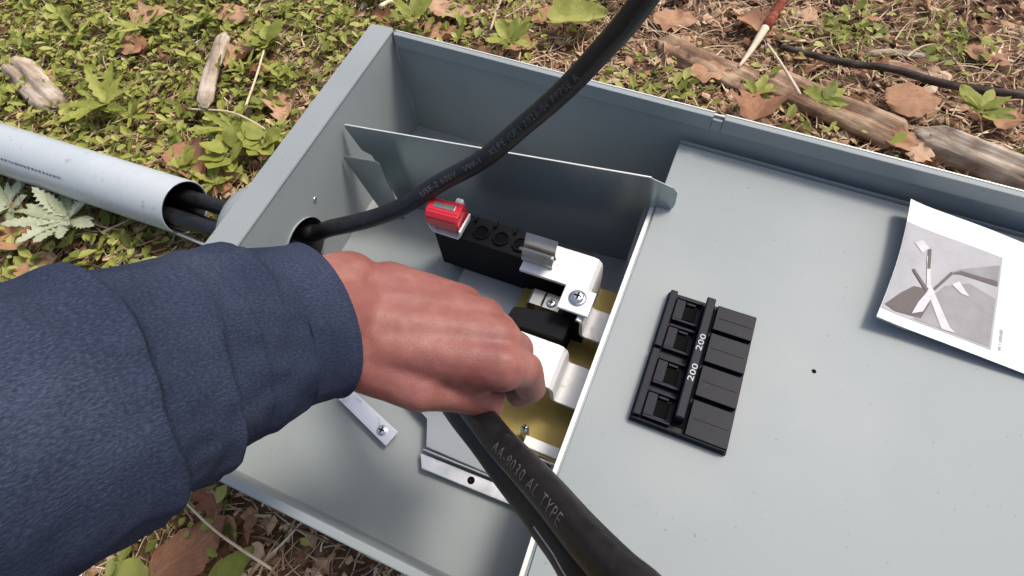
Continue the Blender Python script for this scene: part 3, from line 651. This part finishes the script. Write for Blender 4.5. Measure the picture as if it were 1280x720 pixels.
# thumb and index nails are turned away; sleeve
def knit():
    m = mat('knit', (.05,.065,.11,1), .92, sheen=0, spec=.08); n = m.node_tree; L = n.links; p = n.nodes['Principled BSDF']
    uv = n.nodes.new('ShaderNodeUVMap'); tc = n.nodes.new('ShaderNodeTexCoord')
    mp = n.nodes.new('ShaderNodeMapping'); mp.inputs['Scale'].default_value = (160, 420, 1); L.new(uv.outputs[0], mp.inputs[0])
    a = n.nodes.new('ShaderNodeTexNoise'); a.inputs['Scale'].default_value = 1.0; a.inputs['Detail'].default_value = 4; a.inputs['Roughness'].default_value = .8; L.new(mp.outputs[0], a.inputs[0])
    a2 = n.nodes.new('ShaderNodeTexNoise'); a2.inputs['Scale'].default_value = 28; a2.inputs['Detail'].default_value = 6; L.new(tc.outputs['Object'], a2.inputs[0])
    ad = n.nodes.new('ShaderNodeMath'); ad.operation = 'MULTIPLY_ADD'; ad.inputs[1].default_value = .35; L.new(a2.outputs['Fac'], ad.inputs[0]); L.new(a.outputs['Fac'], ad.inputs[2])
    hf = n.nodes.new('ShaderNodeMath'); hf.operation = 'MULTIPLY'; hf.inputs[1].default_value = .74; L.new(ad.outputs[0], hf.inputs[0])
    cr = n.nodes.new('ShaderNodeValToRGB'); e = cr.color_ramp.elements; e.new(.5)
    e[0].position = .30; e[0].color = (.013,.018,.034,1); e[1].position = .5; e[1].color = (.033,.043,.076,1); e[2].position = .74; e[2].color = (.10,.120,.172,1)
    L.new(hf.outputs[0], cr.inputs[0]); L.new(cr.outputs[0], p.inputs['Base Color'])
    sx = n.nodes.new('ShaderNodeSeparateXYZ'); L.new(uv.outputs[0], sx.inputs[0])
    k = n.nodes.new('ShaderNodeMath'); k.operation = 'MULTIPLY'; k.inputs[1].default_value = 2*math.pi*120; L.new(sx.outputs[1], k.inputs[0])
    si = n.nodes.new('ShaderNodeMath'); si.operation = 'SINE'; L.new(k.outputs[0], si.inputs[0])
    s2 = n.nodes.new('ShaderNodeMath'); s2.operation = 'MULTIPLY_ADD'; s2.inputs[1].default_value = .05; L.new(si.outputs[0], s2.inputs[0]); L.new(a.outputs['Fac'], s2.inputs[2])
    b = n.nodes.new('ShaderNodeBump'); b.inputs['Strength'].default_value = .7; b.inputs['Distance'].default_value = .0008; L.new(s2.outputs[0], b.inputs['Height']); L.new(b.outputs[0], p.inputs['Normal'])
knit()
spath = crom([(-.1495,.0630,.2660),(-.1550,.0545,.2725)] + SL[2:], 34)
NS = len(spath); Ss = resample(spath); STOT = Ss[-1]; seg = 144
fr = frames(spath, (.3,.5,.9))
def lerp_tab(tab, s):
    for (s0, a), (s1, b) in zip(tab, tab[1:]):
        if s <= s1: t = max(0, (s-s0)/(s1-s0)); t = t*t*(3-2*t); return a+(b-a)*t
    return tab[-1][1]
WID = [(0,.0395),(.012,.0400),(.035,.0415),(.060,.0425),(.10,.0445),(.14,.048),(.25,.052),(.6,.056)]
def fold(s, a):
    sl = s + .012*math.sin(a+.4) + .006*math.sin(2*a+1.5) + .004*noise.noise((math.cos(a)*1.5, math.sin(a)*1.5, 4))
    f = 0
    for c, amp, ln in ((.042,.0058,.020),(.072,.0075,.021),(.102,.0070,.020),(.15,.006,.03),(.21,.005,.03)):
        x = sl-c; am = amp*(.55+.45*math.sin(a*1.0+c*60))
        f += am*math.exp(-x/ln) if x > 0 else (am*(1+x/.0055)**2 if x > -.0055 else 0)
    f += .0022*noise.noise((s*40, math.cos(a)*2.2, math.sin(a)*2.2)) + .0012*noise.noise((s*90, math.cos(a)*5, math.sin(a)*5))
    return f*min(1, s/.02)
V = []; F = []; UV = []
for i, p in enumerate(spath):
    t = fr[i][0]; view = (Vector((0,0,.5)) - Vector((-.17,.02,.30))); dpt = (view - t*view.dot(t)).normalized(); wd = t.cross(dpt)
    wv = lerp_tab(WID, Ss[i]); dv = wv*(.80 if Ss[i] < .05 else .86)
    for k in range(seg):
        a = 2*math.pi*k/seg; f = fold(Ss[i], a)
        back_ = (.004*math.cos(a)*(1 if wd.dot(up) > 0 else -1) - .006*math.sin(a))*math.exp(-Ss[i]/.03)
        V.append(p + wd*math.cos(a)*(wv+f) + dpt*math.sin(a)*(dv+f) + t*back_); UV.append((Ss[i]*4, k/seg))
for i in range(NS-1):
    for k in range(seg): F.append((i*seg+k, i*seg+(k+1)%seg, (i+1)*seg+(k+1)%seg, (i+1)*seg+k))
# rolled hem turned inside the cuff
for dr, ds in ((.0012,-.0012),(.0004,-.0022),(-.0012,-.0020),(-.0022,-.0005),(-.0024,.006),(-.0026,.018)):
    b0 = len(V); p = spath[0]; t = fr[0][0]
    for k in range(seg):
        o0 = V[k]-p; V.append(p + o0*(1+dr/.04) + t*ds); UV.append((0, k/seg))
    pr_ = 0 if b0 == NS*seg else b0-seg
    for k in range(seg): F.append((pr_+(k+1)%seg, pr_+k, b0+k, b0+(k+1)%seg))
me = bpy.data.meshes.new('sleeve'); me.from_pydata([tuple(v) for v in V], [], F); me.update()
ul = me.uv_layers.new(name='UVMap')
for p in me.polygons:
    ks = [UV[me.loops[l].vertex_index][1] for l in p.loop_indices]; wrap = max(ks)-min(ks) > .5
    for l in p.loop_indices:
        u, v = UV[me.loops[l].vertex_index]; ul.data[l].uv = (u, v+1 if wrap and v < .5 else v)
so_ = link('sleeve', me, 'knit', PER, True); so_['label'] = 'heathered navy blue knit sleeve bunched up the forearm'

# ------------------------------------------------------------------ leaf litter, weeds and wood around the box
BROWN = [(.11,.042,.022,1),(.28,.122,.062,1),(.46,.255,.145,1),(.64,.45,.30,1)]
STRAW = [(.15,.09,.052,1),(.40,.27,.155,1),(.63,.47,.30,1),(.84,.72,.53,1)]
GREEN = [(.055,.074,.014,1),(.175,.205,.034,1),(.34,.36,.070,1),(.52,.52,.17,1)]
PALE = [(.20,.24,.13,1),(.32,.36,.22,1),(.45,.48,.34,1),(.58,.60,.46,1)]
tint_mat('leaf_brown', BROWN, .7, .12, .5, True, (.06,.03,.018,1))
tint_mat('leaf_green', GREEN, .55, .25, .4, True, (.17,.12,.03,1))
tint_mat('leaf_pale', PALE, .6, .2, .4, True)
tint_mat('straw', STRAW, .7, .1, .2)
tint_mat('litter', [(.09,.042,.024,1),(.28,.14,.076,1),(.51,.31,.18,1),(.72,.55,.38,1)], .8, .08, .5)
tint_mat('grass', GREEN, .55, .25, .2)
def wood_mat(name, c0, c1, c2, sx=14):
    m = bpy.data.materials.new(name); m.use_nodes = True; n = m.node_tree; L = n.links; p = n.nodes['Principled BSDF']; p.inputs['Roughness'].default_value = .9; p.inputs['Specular IOR Level'].default_value = .2
    tc = n.nodes.new('ShaderNodeTexCoord'); mp = n.nodes.new('ShaderNodeMapping'); mp.inputs['Scale'].default_value = (sx, 170, 170); L.new(tc.outputs['Object'], mp.inputs[0])
    a = n.nodes.new('ShaderNodeTexNoise'); a.inputs['Scale'].default_value = 1; a.inputs['Detail'].default_value = 7; a.inputs['Roughness'].default_value = .7; L.new(mp.outputs[0], a.inputs[0])
    q = n.nodes.new('ShaderNodeTexNoise'); q.inputs['Scale'].default_value = 35; q.inputs['Detail'].default_value = 5; L.new(tc.outputs['Object'], q.inputs[0])
    ad = n.nodes.new('ShaderNodeMath'); ad.operation = 'ADD'; L.new(a.outputs['Fac'], ad.inputs[0]); L.new(q.outputs['Fac'], ad.inputs[1])
    h = n.nodes.new('ShaderNodeMath'); h.operation = 'MULTIPLY'; h.inputs[1].default_value = .5; L.new(ad.outputs[0], h.inputs[0])
    cr = n.nodes.new('ShaderNodeValToRGB'); e = cr.color_ramp.elements; e.new(.5)
    e[0].position = .36; e[0].color = c0; e[1].position = .5; e[1].color = c1; e[2].position = .62; e[2].color = c2
    L.new(h.outputs[0], cr.inputs[0]); L.new(cr.outputs[0], p.inputs['Base Color'])
    b = n.nodes.new('ShaderNodeBump'); b.inputs['Strength'].default_value = .8; b.inputs['Distance'].default_value = .003; L.new(a.outputs['Fac'], b.inputs['Height']); L.new(b.outputs[0], p.inputs['Normal'])
    MATS[name] = m
wood_mat('bark_tan', (.12,.07,.044,1), (.32,.20,.13,1), (.52,.38,.25,1))
wood_mat('bark_grey', (.17,.125,.09,1), (.42,.33,.25,1), (.62,.53,.43,1))
wood_mat('twig_dark', (.025,.018,.014,1), (.075,.056,.045,1), (.18,.14,.12,1), 40)
wood_mat('stalk_red', (.09,.02,.012,1), (.24,.055,.035,1), (.38,.14,.09,1), 30)

def add_tint(me, vals):
    at = me.attributes.new('tint', 'FLOAT', 'POINT'); at.data.foreach_set('value', vals)
def leaf_shape(L, W, lobes, lobamp, curl, seed, nu=16, nv=8, fold=.15, holes=0, serr=0):
    rnd = random.Random(seed); V = []; uv = []; F = []; off = rnd.uniform(0, 50)
    bend = rnd.uniform(-.4,.7)*curl
    for i in range(nu+1):
        u = i/nu; w = max(.0, math.sin(math.pi*min(1, u**.75)))**.7
        for j in range(nv+1):
            v = -1+2*j/nv; sd = 1 if v > 0 else -1
            lw = w*(1+lobamp*math.sin(2*math.pi*lobes*u + sd*.5+off)) + .10*w*noise.noise((u*7+off, sd*3, 0))
            if serr: lw *= 1-serr*((u*lobes) % 1)
            y = v*W/2*lw; x = L*(u + .10*abs(v)*lobamp)
            z = fold*abs(v)*W*.5*lw + curl*W*(v*v*lw*lw)*.5*(1 if seed % 2 else -.5) + L*bend*(u-.5)**2 + .12*W*noise.noise((u*3+off, v*1.5, 7)) + .04*W*noise.noise((u*9+off, v*5, 2))
            V.append((x-L*.5, y, z)); uv.append((u, v))
    m1 = nv+1
    for i in range(nu):
        for j in range(nv): F.append((i*m1+j, (i+1)*m1+j, (i+1)*m1+j+1, i*m1+j+1))
    # stalk
    b0 = len(V); r = max(.0005, L*.009)
    for i in range(5):
        t = i/4; x = -L*.5 - L*.28*t + L*.06; zz = L*bend*.25*(1-t) + L*.05*t*t
        for k in range(4): V.append((x, r*math.cos(k*math.pi/2), zz + r*math.sin(k*math.pi/2))); uv.append((0,0))
        if i:
            for k in range(4): F.append((b0+(i-1)*4+k, b0+(i-1)*4+(k+1)%4, b0+i*4+(k+1)%4, b0+i*4+k))
    return V, F, uv
def leaf_mesh(name, shape, tint, m):
    V, F, uv = shape; me = bpy.data.meshes.new(name); zmin = min(v[2] for v in V)
    me.from_pydata([(x,y,z-zmin) for x,y,z in V], [], F); me.update(); add_tint(me, [tint]*len(V))
    ul = me.uv_layers.new(name='UVMap')
    for l in me.loops: ul.data[l.index].uv = uv[l.vertex_index]
    me.materials.append(MATS[m])
    for p in me.polygons: p.use_smooth = True
    return me
lseed = [11]
def fallen(x, y, L, W, rot, tint, label, m='leaf_brown', lobes=3, lobamp=.22, curl=.35, tilt=(0,0), dz=.012, name='fallen_leaf', group=None):
    lseed[0] += 1
    o = link(name, leaf_mesh(name, leaf_shape(L*.82, W*.82, lobes+(lseed[0]*7 % 3)*.5, lobamp*(.3+.35*(lseed[0]*5 % 4)), curl*(.8+.4*(lseed[0] % 3)), lseed[0]), tint, m))
    o.location = (x, y, gh(x, y)+dz*.75); o.rotation_euler = (R(tilt[0]+(lseed[0]*37 % 17)-8), R(tilt[1]), R(rot)); tag(o, label, 'leaf', group); return o
# notable fallen leaves
fallen(-.4027,.6502,.105,.062,-15,.78,'large tan leaf at the top edge above the box corner', lobes=2, curl=.5, dz=.016)
fallen(-.395,.590,.075,.045,40,.62,'brown leaf just beyond the box corner below the large tan one', curl=.5, dz=.013)
fallen(-.463,.566,.05,.026,100,.70,'small pinkish tan leaf standing beside the metal corner', tilt=(40,0))
fallen(-.842,.479,.075,.048,60,.72,'pale brown leaf among weeds at the upper left', curl=.5, dz=.02)
fallen(-.835,.425,.085,.055,-20,.60,'flat brown leaf above the grey wood chunk', dz=.016)
fallen(-.643,.4525,.075,.05,80,.66,'orange brown lobed leaf right of the upright stalk', lobamp=.3, dz=.018)
fallen(-.650,.500,.06,.04,10,.72,'tan leaf touching the top of the upright stalk', dz=.015)
fallen(-.533,.395,.075,.05,-60,.75,'crumpled tan leaf near the left flange of the box', curl=.6, dz=.012)
fallen(-.715,.53,.08,.05,-10,.7,'wide tan leaf at the top between weeds and box', dz=.02)
fallen(-.572,.262,.095,.062,-38,.45,'curled reddish brown leaf lying behind the pipe end', curl=.7, lobamp=.12, dz=.022)
fallen(-.520,.243,.05,.034,10,.50,'orange brown leaf scrap beside the conduit hub', dz=.018)
fallen(-.703,.092,.090,.060,-12,.62,'brown lobed leaf under the pipe at the left edge', lobamp=.32, dz=.018)
fallen(-.645,.075,.06,.045,40,.66,'tan leaf half hidden behind the blue sleeve', dz=.016)
fallen(-.212,.668,.105,.068,28,.80,'pale green leaf lying beside the rising black cable', m='leaf_green', lobes=1, lobamp=.05, curl=.4, dz=.03)
fallen(-.267,.6818,.06,.035,70,.55,'narrow brown leaf left of the pale green one', dz=.015)
fallen(-.273,.6038,.055,.036,15,.60,'small brown leaf between straw behind the box', dz=.014)
fallen(-.302,.552,.06,.04,-30,.38,'reddish leaf touching the far rim left of the cable', dz=.03, tilt=(25,0))
fallen(-.340,.520,.055,.034,50,.72,'tan leaf leaning on the far rim', dz=.02)
fallen(-.018,.640,.07,.045,20,.64,'tan leaf in front of the left bark slab', dz=.016)
fallen(.058,.560,.085,.070,75,.42,'triangular brown leaf leaning against the far rim', lobamp=.14, dz=.045, tilt=(-20,10))
fallen(.2213,.654,.080,.066,20,.52,'broad brown leaf between the twig and the bark', lobes=4, lobamp=.16, dz=.03)
fallen(.221,.586,.06,.035,-10,.60,'small brown leaf in the gap between two bark pieces', dz=.018)
fallen(.238,.572,.045,.03,70,.86,'pale yellow leaf scrap by the right log end', dz=.022)
fallen(.33,.670,.06,.04,60,.56,'brown leaf beyond the right log', dz=.016)
fallen(.3126,.80,.07,.045,10,.50,'dull brown leaf flat on soil at the upper right', dz=.01)
fallen(.02,.75,.07,.05,-30,.60,'brown leaf next to the red stalk', dz=.012)
fallen(-.088,.735,.08,.05,10,.66,'tan leaf at the top right of the rising cable', dz=.014)
fallen(-.1,.80,.07,.05,70,.62,'brown leaf at the top edge behind the cable', dz=.012)
fallen(-.286,-.088,.085,.055,65,.40,'big reddish brown leaf below the sleeve at the bottom', lobes=3, lobamp=.28, dz=.02)
fallen(-.242,-.090,.060,.030,80,.50,'olive green leaf beside the big reddish leaf', m='leaf_green', lobes=1, lobamp=.06, dz=.024)
fallen(-.318,-.128,.062,.042,20,.75,'pale yellow green leaf at the bottom below the sleeve', m='leaf_green', lobes=2, lobamp=.1, dz=.022)
fallen(-.305,-.050,.05,.03,-30,.35,'small dark leaf by the near wall of the box', dz=.012)
fallen(-.17,-.085,.05,.032,20,.3,'dark brown leaf in the soil under the near wall', dz=.01)
# more of the same that nothing tells apart
rnd = random.Random(21); k = 0
while k < 46:
    x, y = rnd.uniform(-1.15,.48), rnd.uniform(.42,1.0)
    if rnd.random() < .2: x, y = rnd.uniform(-1.0,-.5), rnd.uniform(.22,.5)
    if in_box(x, y, .05): continue
    fallen(x, y, rnd.uniform(.035,.06), rnd.uniform(.02,.036), rnd.uniform(0,360), rnd.uniform(.25,.85), 'small withered brown leaf lying in the litter around the box', lobes=rnd.choice((2,3,4)), curl=rnd.uniform(.2,.8), tilt=(rnd.uniform(-25,25), rnd.uniform(-25,25)), dz=rnd.uniform(.006,.016), name='withered_leaf', group='small withered leaves'); k += 1

# wood pieces
def slab(name, a, b, wid, thick, m, label, cat, seed, split=True):
    a, b = Vector((*a,0)), Vector((*b,0)); L = (b-a).length; n = 44; sg = 30; off = seed*7.3; V = []; F = []
    for i in range(n+1):
        u = i/n; x = (u-.5)*L; e = min(1, min(u, 1-u)*9+.35)
        jag = .020*noise.noise((off, 0, 0))
        for kk in range(sg):
            an = 2*math.pi*kk/sg; cs, sn = math.cos(an), math.sin(an)
            rr = 1+.16*noise.noise((u*2.5+off, cs*1.6, sn*1.6))+.10*noise.noise((u*9+off, cs*5, sn*5))+.07*noise.noise((u*5+off, cs*14, sn*14))
            if split and abs(an-math.pi*.56-.25*noise.noise((u*3+off,0,0))) < .2: rr *= .62
            xx = x
            if i in (0, n): xx += .012*noise.noise((off+i, cs*2.5, sn*2.5)) 
            V.append((xx, cs*wid/2*rr*e + .004*math.sin(u*4+off), sn*thick/2*rr*e))
    for i in range(n):
        for kk in range(sg): F.append((i*sg+kk, i*sg+(kk+1)%sg, (i+1)*sg+(kk+1)%sg, (i+1)*sg+kk))
    F.append(tuple(range(sg))[::-1]); F.append(tuple(n*sg+kk for kk in range(sg)))
    o = pyd(name, V, F, m, None, True); c = (a+b)/2
    o.location = (c.x, c.y, gh(c.x, c.y)+thick*.36); o.rotation_euler.z = math.atan2(b.y-a.y, b.x-a.x); tag(o, label, cat); return o
slab('wood_chunk', (-.968,.320), (-.828,.281), .042, .034, 'bark_grey', 'pale grey rotten wood chunk above the pipe at the left', 'wood', 1)
slab('plant_stalk', (-.690,.474), (-.612,.342), .021, .012, 'bark_grey', 'flat pale brown stalk lying upright in the weeds', 'stalk', 2, False).location.z += .026
slab('bark_slab', (-.095,.692), (.045,.640), .045, .022, 'bark_tan', 'reddish brown bark slab right of the rising cable', 'bark', 3)
slab('bark_slab', (.052,.655), (.222,.592), .046, .032, 'bark_tan', 'long split bark piece behind the far rim, below the twig', 'bark', 4)
slab('weathered_log', (.232,.612), (.52,.520), .046, .036, 'bark_grey', 'weathered pale log with a long crack at the right edge', 'log', 5)
slab('wood_splinter', (.168,.748), (.240,.770), .010, .008, 'bark_grey', 'short pale stick on bare soil above the dark twig', 'stick', 6, False)
slab('wood_splinter', (.19,.725), (.26,.735), .030, .012, 'bark_tan', 'flat tan chip below the short pale stick', 'chip', 8, False)
def stem(name, pts, r0, r1, m, label, cat, wob=0, vals=None):
    path = crom([(x, y, gh(x, y)+z) for x, y, z in pts], 8); n = len(path); rs = [(r0+(r1-r0)*i/(n-1))*(1+.18*noise.noise((i*.6, r0*999, 0))) for i in range(n)]
    V, F = tube(path, rs, 8); o = pyd(name, V, F, m, None, True); add_tint(o.data, [vals if vals is not None else .7]*len(V)); tag(o, label, cat); return o
stem('twig', [(.060,.708,.02),(.1386,.6938,.024),(.1954,.6986,.026),(.2597,.6957,.026),(.3552,.7151,.024),(.50,.745,.02)], .0040, .0054, 'twig_dark', 'dark crooked twig lying across the litter at the upper right', 'twig')
stem('dry_stalk', [(.055,.86,.03),(.0478,.8128,.03),(.0342,.7273,.028)], .0050, .0066, 'stalk_red', 'red brown stalk at the top edge left of the twig', 'stalk')
stem('dry_stalk', [(.0335,.726,.029),(.026,.69,.026),(.017,.655,.02)], .0062, .0018, 'straw', 'white dry stalk tip continuing below the red stalk', 'stalk', vals=.98)
stem('straw_stem', [(.040,.668,.05),(.065,.63,.052),(.0925,.594,.045)], .0014, .0020, 'straw', 'pale straw crossing the left end of the long bark piece', 'straw', vals=.9)
stem('straw_stem', [(-.3102,-.0561,.045),(-.26,-.066,.044),(-.2098,-.0729,.03)], .0009, .0013, 'straw', 'thin pale straw crossing the leaves below the near wall', 'straw', vals=.85)
stem('straw_stem', [(-.48,.62,.03),(-.462,.588,.06),(-.455,.555,.075)], .0018, .0030, 'straw', 'pale straw poking up at the far left corner of the box', 'straw', vals=.95)
stem('straw_stem', [(-.60,.46,.03),(-.578,.41,.034),(-.562,.355,.03)], .0013, .0016, 'straw', 'long pale straw standing left of the end flange', 'straw', vals=.88)
stem('straw_stem', [(-.64,.335,.03),(-.57,.345,.034),(-.505,.335,.03)], .0012, .0018, 'straw', 'pale straw lying level left of the end flange', 'straw', vals=.8)
stem('straw_stem', [(-.33,.74,.03),(-.325,.66,.035),(-.315,.60,.03)], .0016, .0016, 'straw', 'upright orange straw left of the pale green leaf', 'straw', vals=.62)

# weeds: rosettes of single leaves
LV = [leaf_mesh('leaf', leaf_shape(.05,.024,2,.06,.3,31+i,10,4,.2), t, 'leaf_green') for i, t in enumerate((.45,.6,.75,.35))]
DV = [leaf_mesh('leaf', leaf_shape(.085,.026,5,.10,.25,51+i,20,4,.2,0,.45), t, 'leaf_green') for i, t in enumerate((.5,.62,.72))]
SVL = [leaf_mesh('leaf', leaf_shape(.075,.030,8,.08,.25,71+i,24,4,.15,0,.6), t, 'leaf_pale') for i, t in enumerate((.35,.55,.7))]
RVL = [leaf_mesh('leaf', leaf_shape(.034,.030,1,.03,.3,91+i,8,4,.12), t, 'leaf_green') for i, t in enumerate((.4,.55,.68))]
NVL = [leaf_mesh('leaf', leaf_shape(.070,.012,3,.08,.35,111+i,14,4,.25), t, 'leaf_green') for i, t in enumerate((.45,.6,.8))]
def weed(x, y, n, meshes, scale, label, cat, name, group=None, seed=0, lift=22, dz=0):
    rnd = random.Random(seed*13+5); e = empty(name, (x, y, gh(x, y)+dz)); tag(e, label, cat, group)
    for i in range(n):
        o = bpy.data.objects.new('leaf', rnd.choice(meshes)); COL.objects.link(o); o.parent = e
        az = 2*math.pi*(i+rnd.uniform(-.3,.3))/n; s = scale*rnd.uniform(.7,1.15); el = -R(rnd.uniform(lift*.3, lift*1.7)); r = {id(LV):.030, id(RVL):.026, id(NVL):.038}.get(id(meshes), .045)*s
        o.location = (math.cos(az)*r*math.cos(el), math.sin(az)*r*math.cos(el), .010+abs(math.sin(el))*r); o.scale = (s,s,s); o.rotation_euler = (rnd.uniform(-.3,.3), el, az)
    return e
weed(-.7546,.301,10,DV,.72,'toothed green rosette beside the grey wood chunk','weed','toothed_weed',seed=1,dz=.012)
weed(-.5676,.3272,10,DV,.6,'bright toothed weed behind the pipe end, next to the box flange','weed','toothed_weed',seed=2,dz=.012)
weed(-.630,.130,17,SVL,.6,'silvery pale deeply cut weed below the pipe','weed','silver_weed',seed=3,dz=.014)
weed(-.725,.120,15,SVL,.5,'silvery pale weed under the pipe at the left edge','weed','silver_weed',seed=4,dz=.014)
weed(.1159,.580,9,LV,.55,'small green seedling between bark and far rim','weed','green_weed',seed=5,dz=.04)
weed(.2869,.642,9,LV,.65,'small green seedling above the right log','weed','green_weed',seed=6,dz=.03)
weed(.045,.590,8,LV,.5,'dark green seedling at the left end of the long bark piece','weed','green_weed',seed=7,dz=.02)
weed(-.275,.575,8,LV,.7,'yellowing seedling behind the rim left of the cable','weed','green_weed',seed=8,dz=.03)
weed(-.44,.60,7,LV,.8,'small green weed by the far left corner of the box','weed','green_weed',seed=9,dz=.02)
weed(-.2,.745,11,NVL,.9,'green weed at the top edge above the pale green leaf','weed','green_weed',seed=10,dz=.01)
weed(-.53,.285,9,RVL,.9,'round leaved weed between the flange and the curled leaf','weed','green_weed',seed=11,dz=.015)
weed(-.50,.315,9,RVL,.75,'small weed close against the left flange','weed','green_weed',seed=12,dz=.015)
rnd = random.Random(8); k = 0
while k < 30:
    x, y = rnd.uniform(-1.12,-.50), rnd.uniform(.24,.72)
    if y > .25+ (x+1.12)*1.1+.25 or in_box(x, y, .06): continue
    weed(x, y, rnd.randint(5,9), (LV, RVL, NVL, DV)[k % 4], rnd.uniform(.4,.75)*(.75 if k % 4 == 3 else 1), ('pointed-leaf green weed growing in the patch at the upper left', 'small round-leaf weed growing in the patch at the upper left', 'narrow-leaf grassy weed growing in the patch at the upper left', 'low toothed weed growing in the patch at the upper left')[k % 4], 'weed', ('pointed_leaf_weed', 'round_leaf_weed', 'narrow_leaf_weed', 'toothed_weed')[k % 4], ('pointed-leaf', 'round-leaf', 'narrow-leaf', 'toothed')[k % 4]+' weeds at the upper left', seed=100+k, dz=.008); k += 1

# uncountable ground cover
class Stuff:
    def __init__(s): s.V = []; s.F = []; s.T = []
    def build(s, name, m, label, cat):
        me = bpy.data.meshes.new(name); me.from_pydata(s.V, [], s.F); me.update(); add_tint(me, s.T); o = link(name, me, m); tag(o, label, cat, kind='stuff'); return o
def greenness(x, y):
    g = 1/(1+math.exp((x+.40+.16*noise.noise((x*4, y*4, 5)))*11))
    g = max(g, .9*max(0, noise.noise((x*6, y*6, 20))))
    for cx, cy, r in ((-.0932,.575,.06),(.1346,.7748,.055),(.2608,.8074,.06),(-.05,.60,.05),(-.24,.56,.03)): g = max(g, .9*math.exp(-((x-cx)**2+(y-cy)**2)/r**2))
    return g
def soilness(x, y): return max(0, min(1, (x-.02)/.2))*max(0, min(1, (y-.70)/.06))
def near_pipe(x, y): return x < -.48 and abs(y-(.1795+(x+.497)*.0236)) < .045
def spots(n, rnd, keep):
    k = 0
    while k < n:
        x, y = rnd.uniform(-1.38,.68), rnd.uniform(-.30,1.12)
        if in_box(x, y, .004): continue
        if x > -.1 and y < -.02 and rnd.random() < .9: continue
        if rnd.random() > keep(x, y): 
            k += .08; continue
        k += 1; yield x, y
rnd = random.Random(99)
fr_ = Stuff()
for x, y in spots(27000, rnd, lambda x, y: (1-.4*greenness(x, y))*(1-.5*soilness(x, y))):
    r = .0022+.0085*rnd.random()**2.2; n = rnd.randint(4,6); a0 = rnd.uniform(0,6.3); asp = rnd.uniform(.35,1); ti = rnd.uniform(-.6,.6); tj = rnd.uniform(-.6,.6)
    z = gh(x, y)+rnd.uniform(.001,.010)*(.5 if near_pipe(x, y) else 1); b = len(fr_.V); ca_, sa_ = math.cos(a0), math.sin(a0); t = rnd.random()**1.1
    fr_.V.append((x, y, z+r*.25)); fr_.T.append(t)
    for i in range(n):
        a = 2*math.pi*i/n; rr = r*rnd.uniform(.6,1.25); lx, ly = rr*math.cos(a), rr*math.sin(a)*asp
        fr_.V.append((x+lx*ca_-ly*sa_, y+lx*sa_+ly*ca_, z+lx*ti+ly*tj)); fr_.T.append(t)
    for i in range(n): fr_.F.append((b, b+1+i, b+1+(i+1)%n))
fr_.build('leaf_litter', 'litter', 'brown crumbled leaf litter covering the soil', 'leaf litter')
st = Stuff()
def blade(S, x, y, z, az, L, w, rise, droop, t, n=4):
    b = len(S.V); dx, dy = math.cos(az), math.sin(az); px, py = -dy, dx; cv = rnd.uniform(-.5,.5)
    for i in range(n+1):
        u = i/n; ww = w*(1-u*.85)*.5; cx = x+dx*L*u+px*cv*L*u*u; cy = y+dy*L*u+py*cv*L*u*u; cz = z+rise*L*u-droop*L*u*u
        S.V += [(cx-px*ww, cy-py*ww, cz), (cx+px*ww, cy+py*ww, cz+w*.25)]; S.T += [t, t]
        if i: S.F.append((b+2*i-2, b+2*i-1, b+2*i+1, b+2*i))
for x, y in spots(22000, rnd, lambda x, y: (1-.55*greenness(x, y))*(1-.55*soilness(x, y))):
    ri = rnd.uniform(0,.35); az = rnd.uniform(0,6.283)
    if near_pipe(x, y): ri = 0
    L = rnd.uniform(.012,.05) if rnd.random() < .9 else rnd.uniform(.05,.085)
    if in_box(x+math.cos(az)*L, y+math.sin(az)*L, .003): L *= .3
    blade(st, x, y, gh(x, y)+rnd.uniform(.001,.011), az, L, rnd.uniform(.0007,.0022) if rnd.random() < .85 else rnd.uniform(.0022,.0040), ri, ri*1.05, min(1, max(0, rnd.gauss(.5,.24))))
st.build('dry_straw', 'straw', 'tangle of dry straw and dead grass on the soil', 'straw')
gr = Stuff()
for x, y in spots(23000, rnd, lambda x, y: greenness(x, y)**1.3):
    ri = rnd.uniform(.2,1.1); az = rnd.uniform(0,6.283); L = rnd.uniform(.012,.04)
    if near_pipe(x, y): ri *= .15; L *= .6
    if in_box(x+math.cos(az)*L, y+math.sin(az)*L, .003): L *= .3
    blade(gr, x, y, gh(x, y), az, L, rnd.uniform(.001,.003), ri, ri*.7, min(1, max(0, rnd.gauss(.5,.22))))
gr.build('grass', 'grass', 'short yellow green grass around the box and pipe', 'grass')
gc = Stuff()
for x, y in spots(20000, rnd, lambda x, y: greenness(x, y)**1.6):
    L = rnd.uniform(.006,.017); w = L*rnd.uniform(.45,.8); az = rnd.uniform(0,6.283); el = rnd.uniform(-.2,.7); t = min(1, max(0, rnd.gauss(.6,.22)))
    z = gh(x, y)+(rnd.uniform(.001,.006) if near_pipe(x, y) else rnd.uniform(.003,.026)); dx, dy = math.cos(az), math.sin(az); b = len(gc.V); cu = rnd.uniform(-.3,.3)
    for u, hw in ((0,.12),(.3,.85),(.65,1),(1,.08)):
        zz = z+L*u*math.sin(el)-cu*L*u*u
        for s, k in ((-1,.18),(0,0),(1,.18)): gc.V.append((x+dx*L*u-dy*w*.5*hw*s, y+dy*L*u+dx*w*.5*hw*s, zz+w*k*hw)); gc.T.append(t)
    for i in range(3):
        for j in range(2): gc.F.append((b+i*3+j, b+i*3+j+1, b+(i+1)*3+j+1, b+(i+1)*3+j))
gc.build('ground_cover', 'grass', 'low carpet of small green leaves among the grass', 'ground cover')
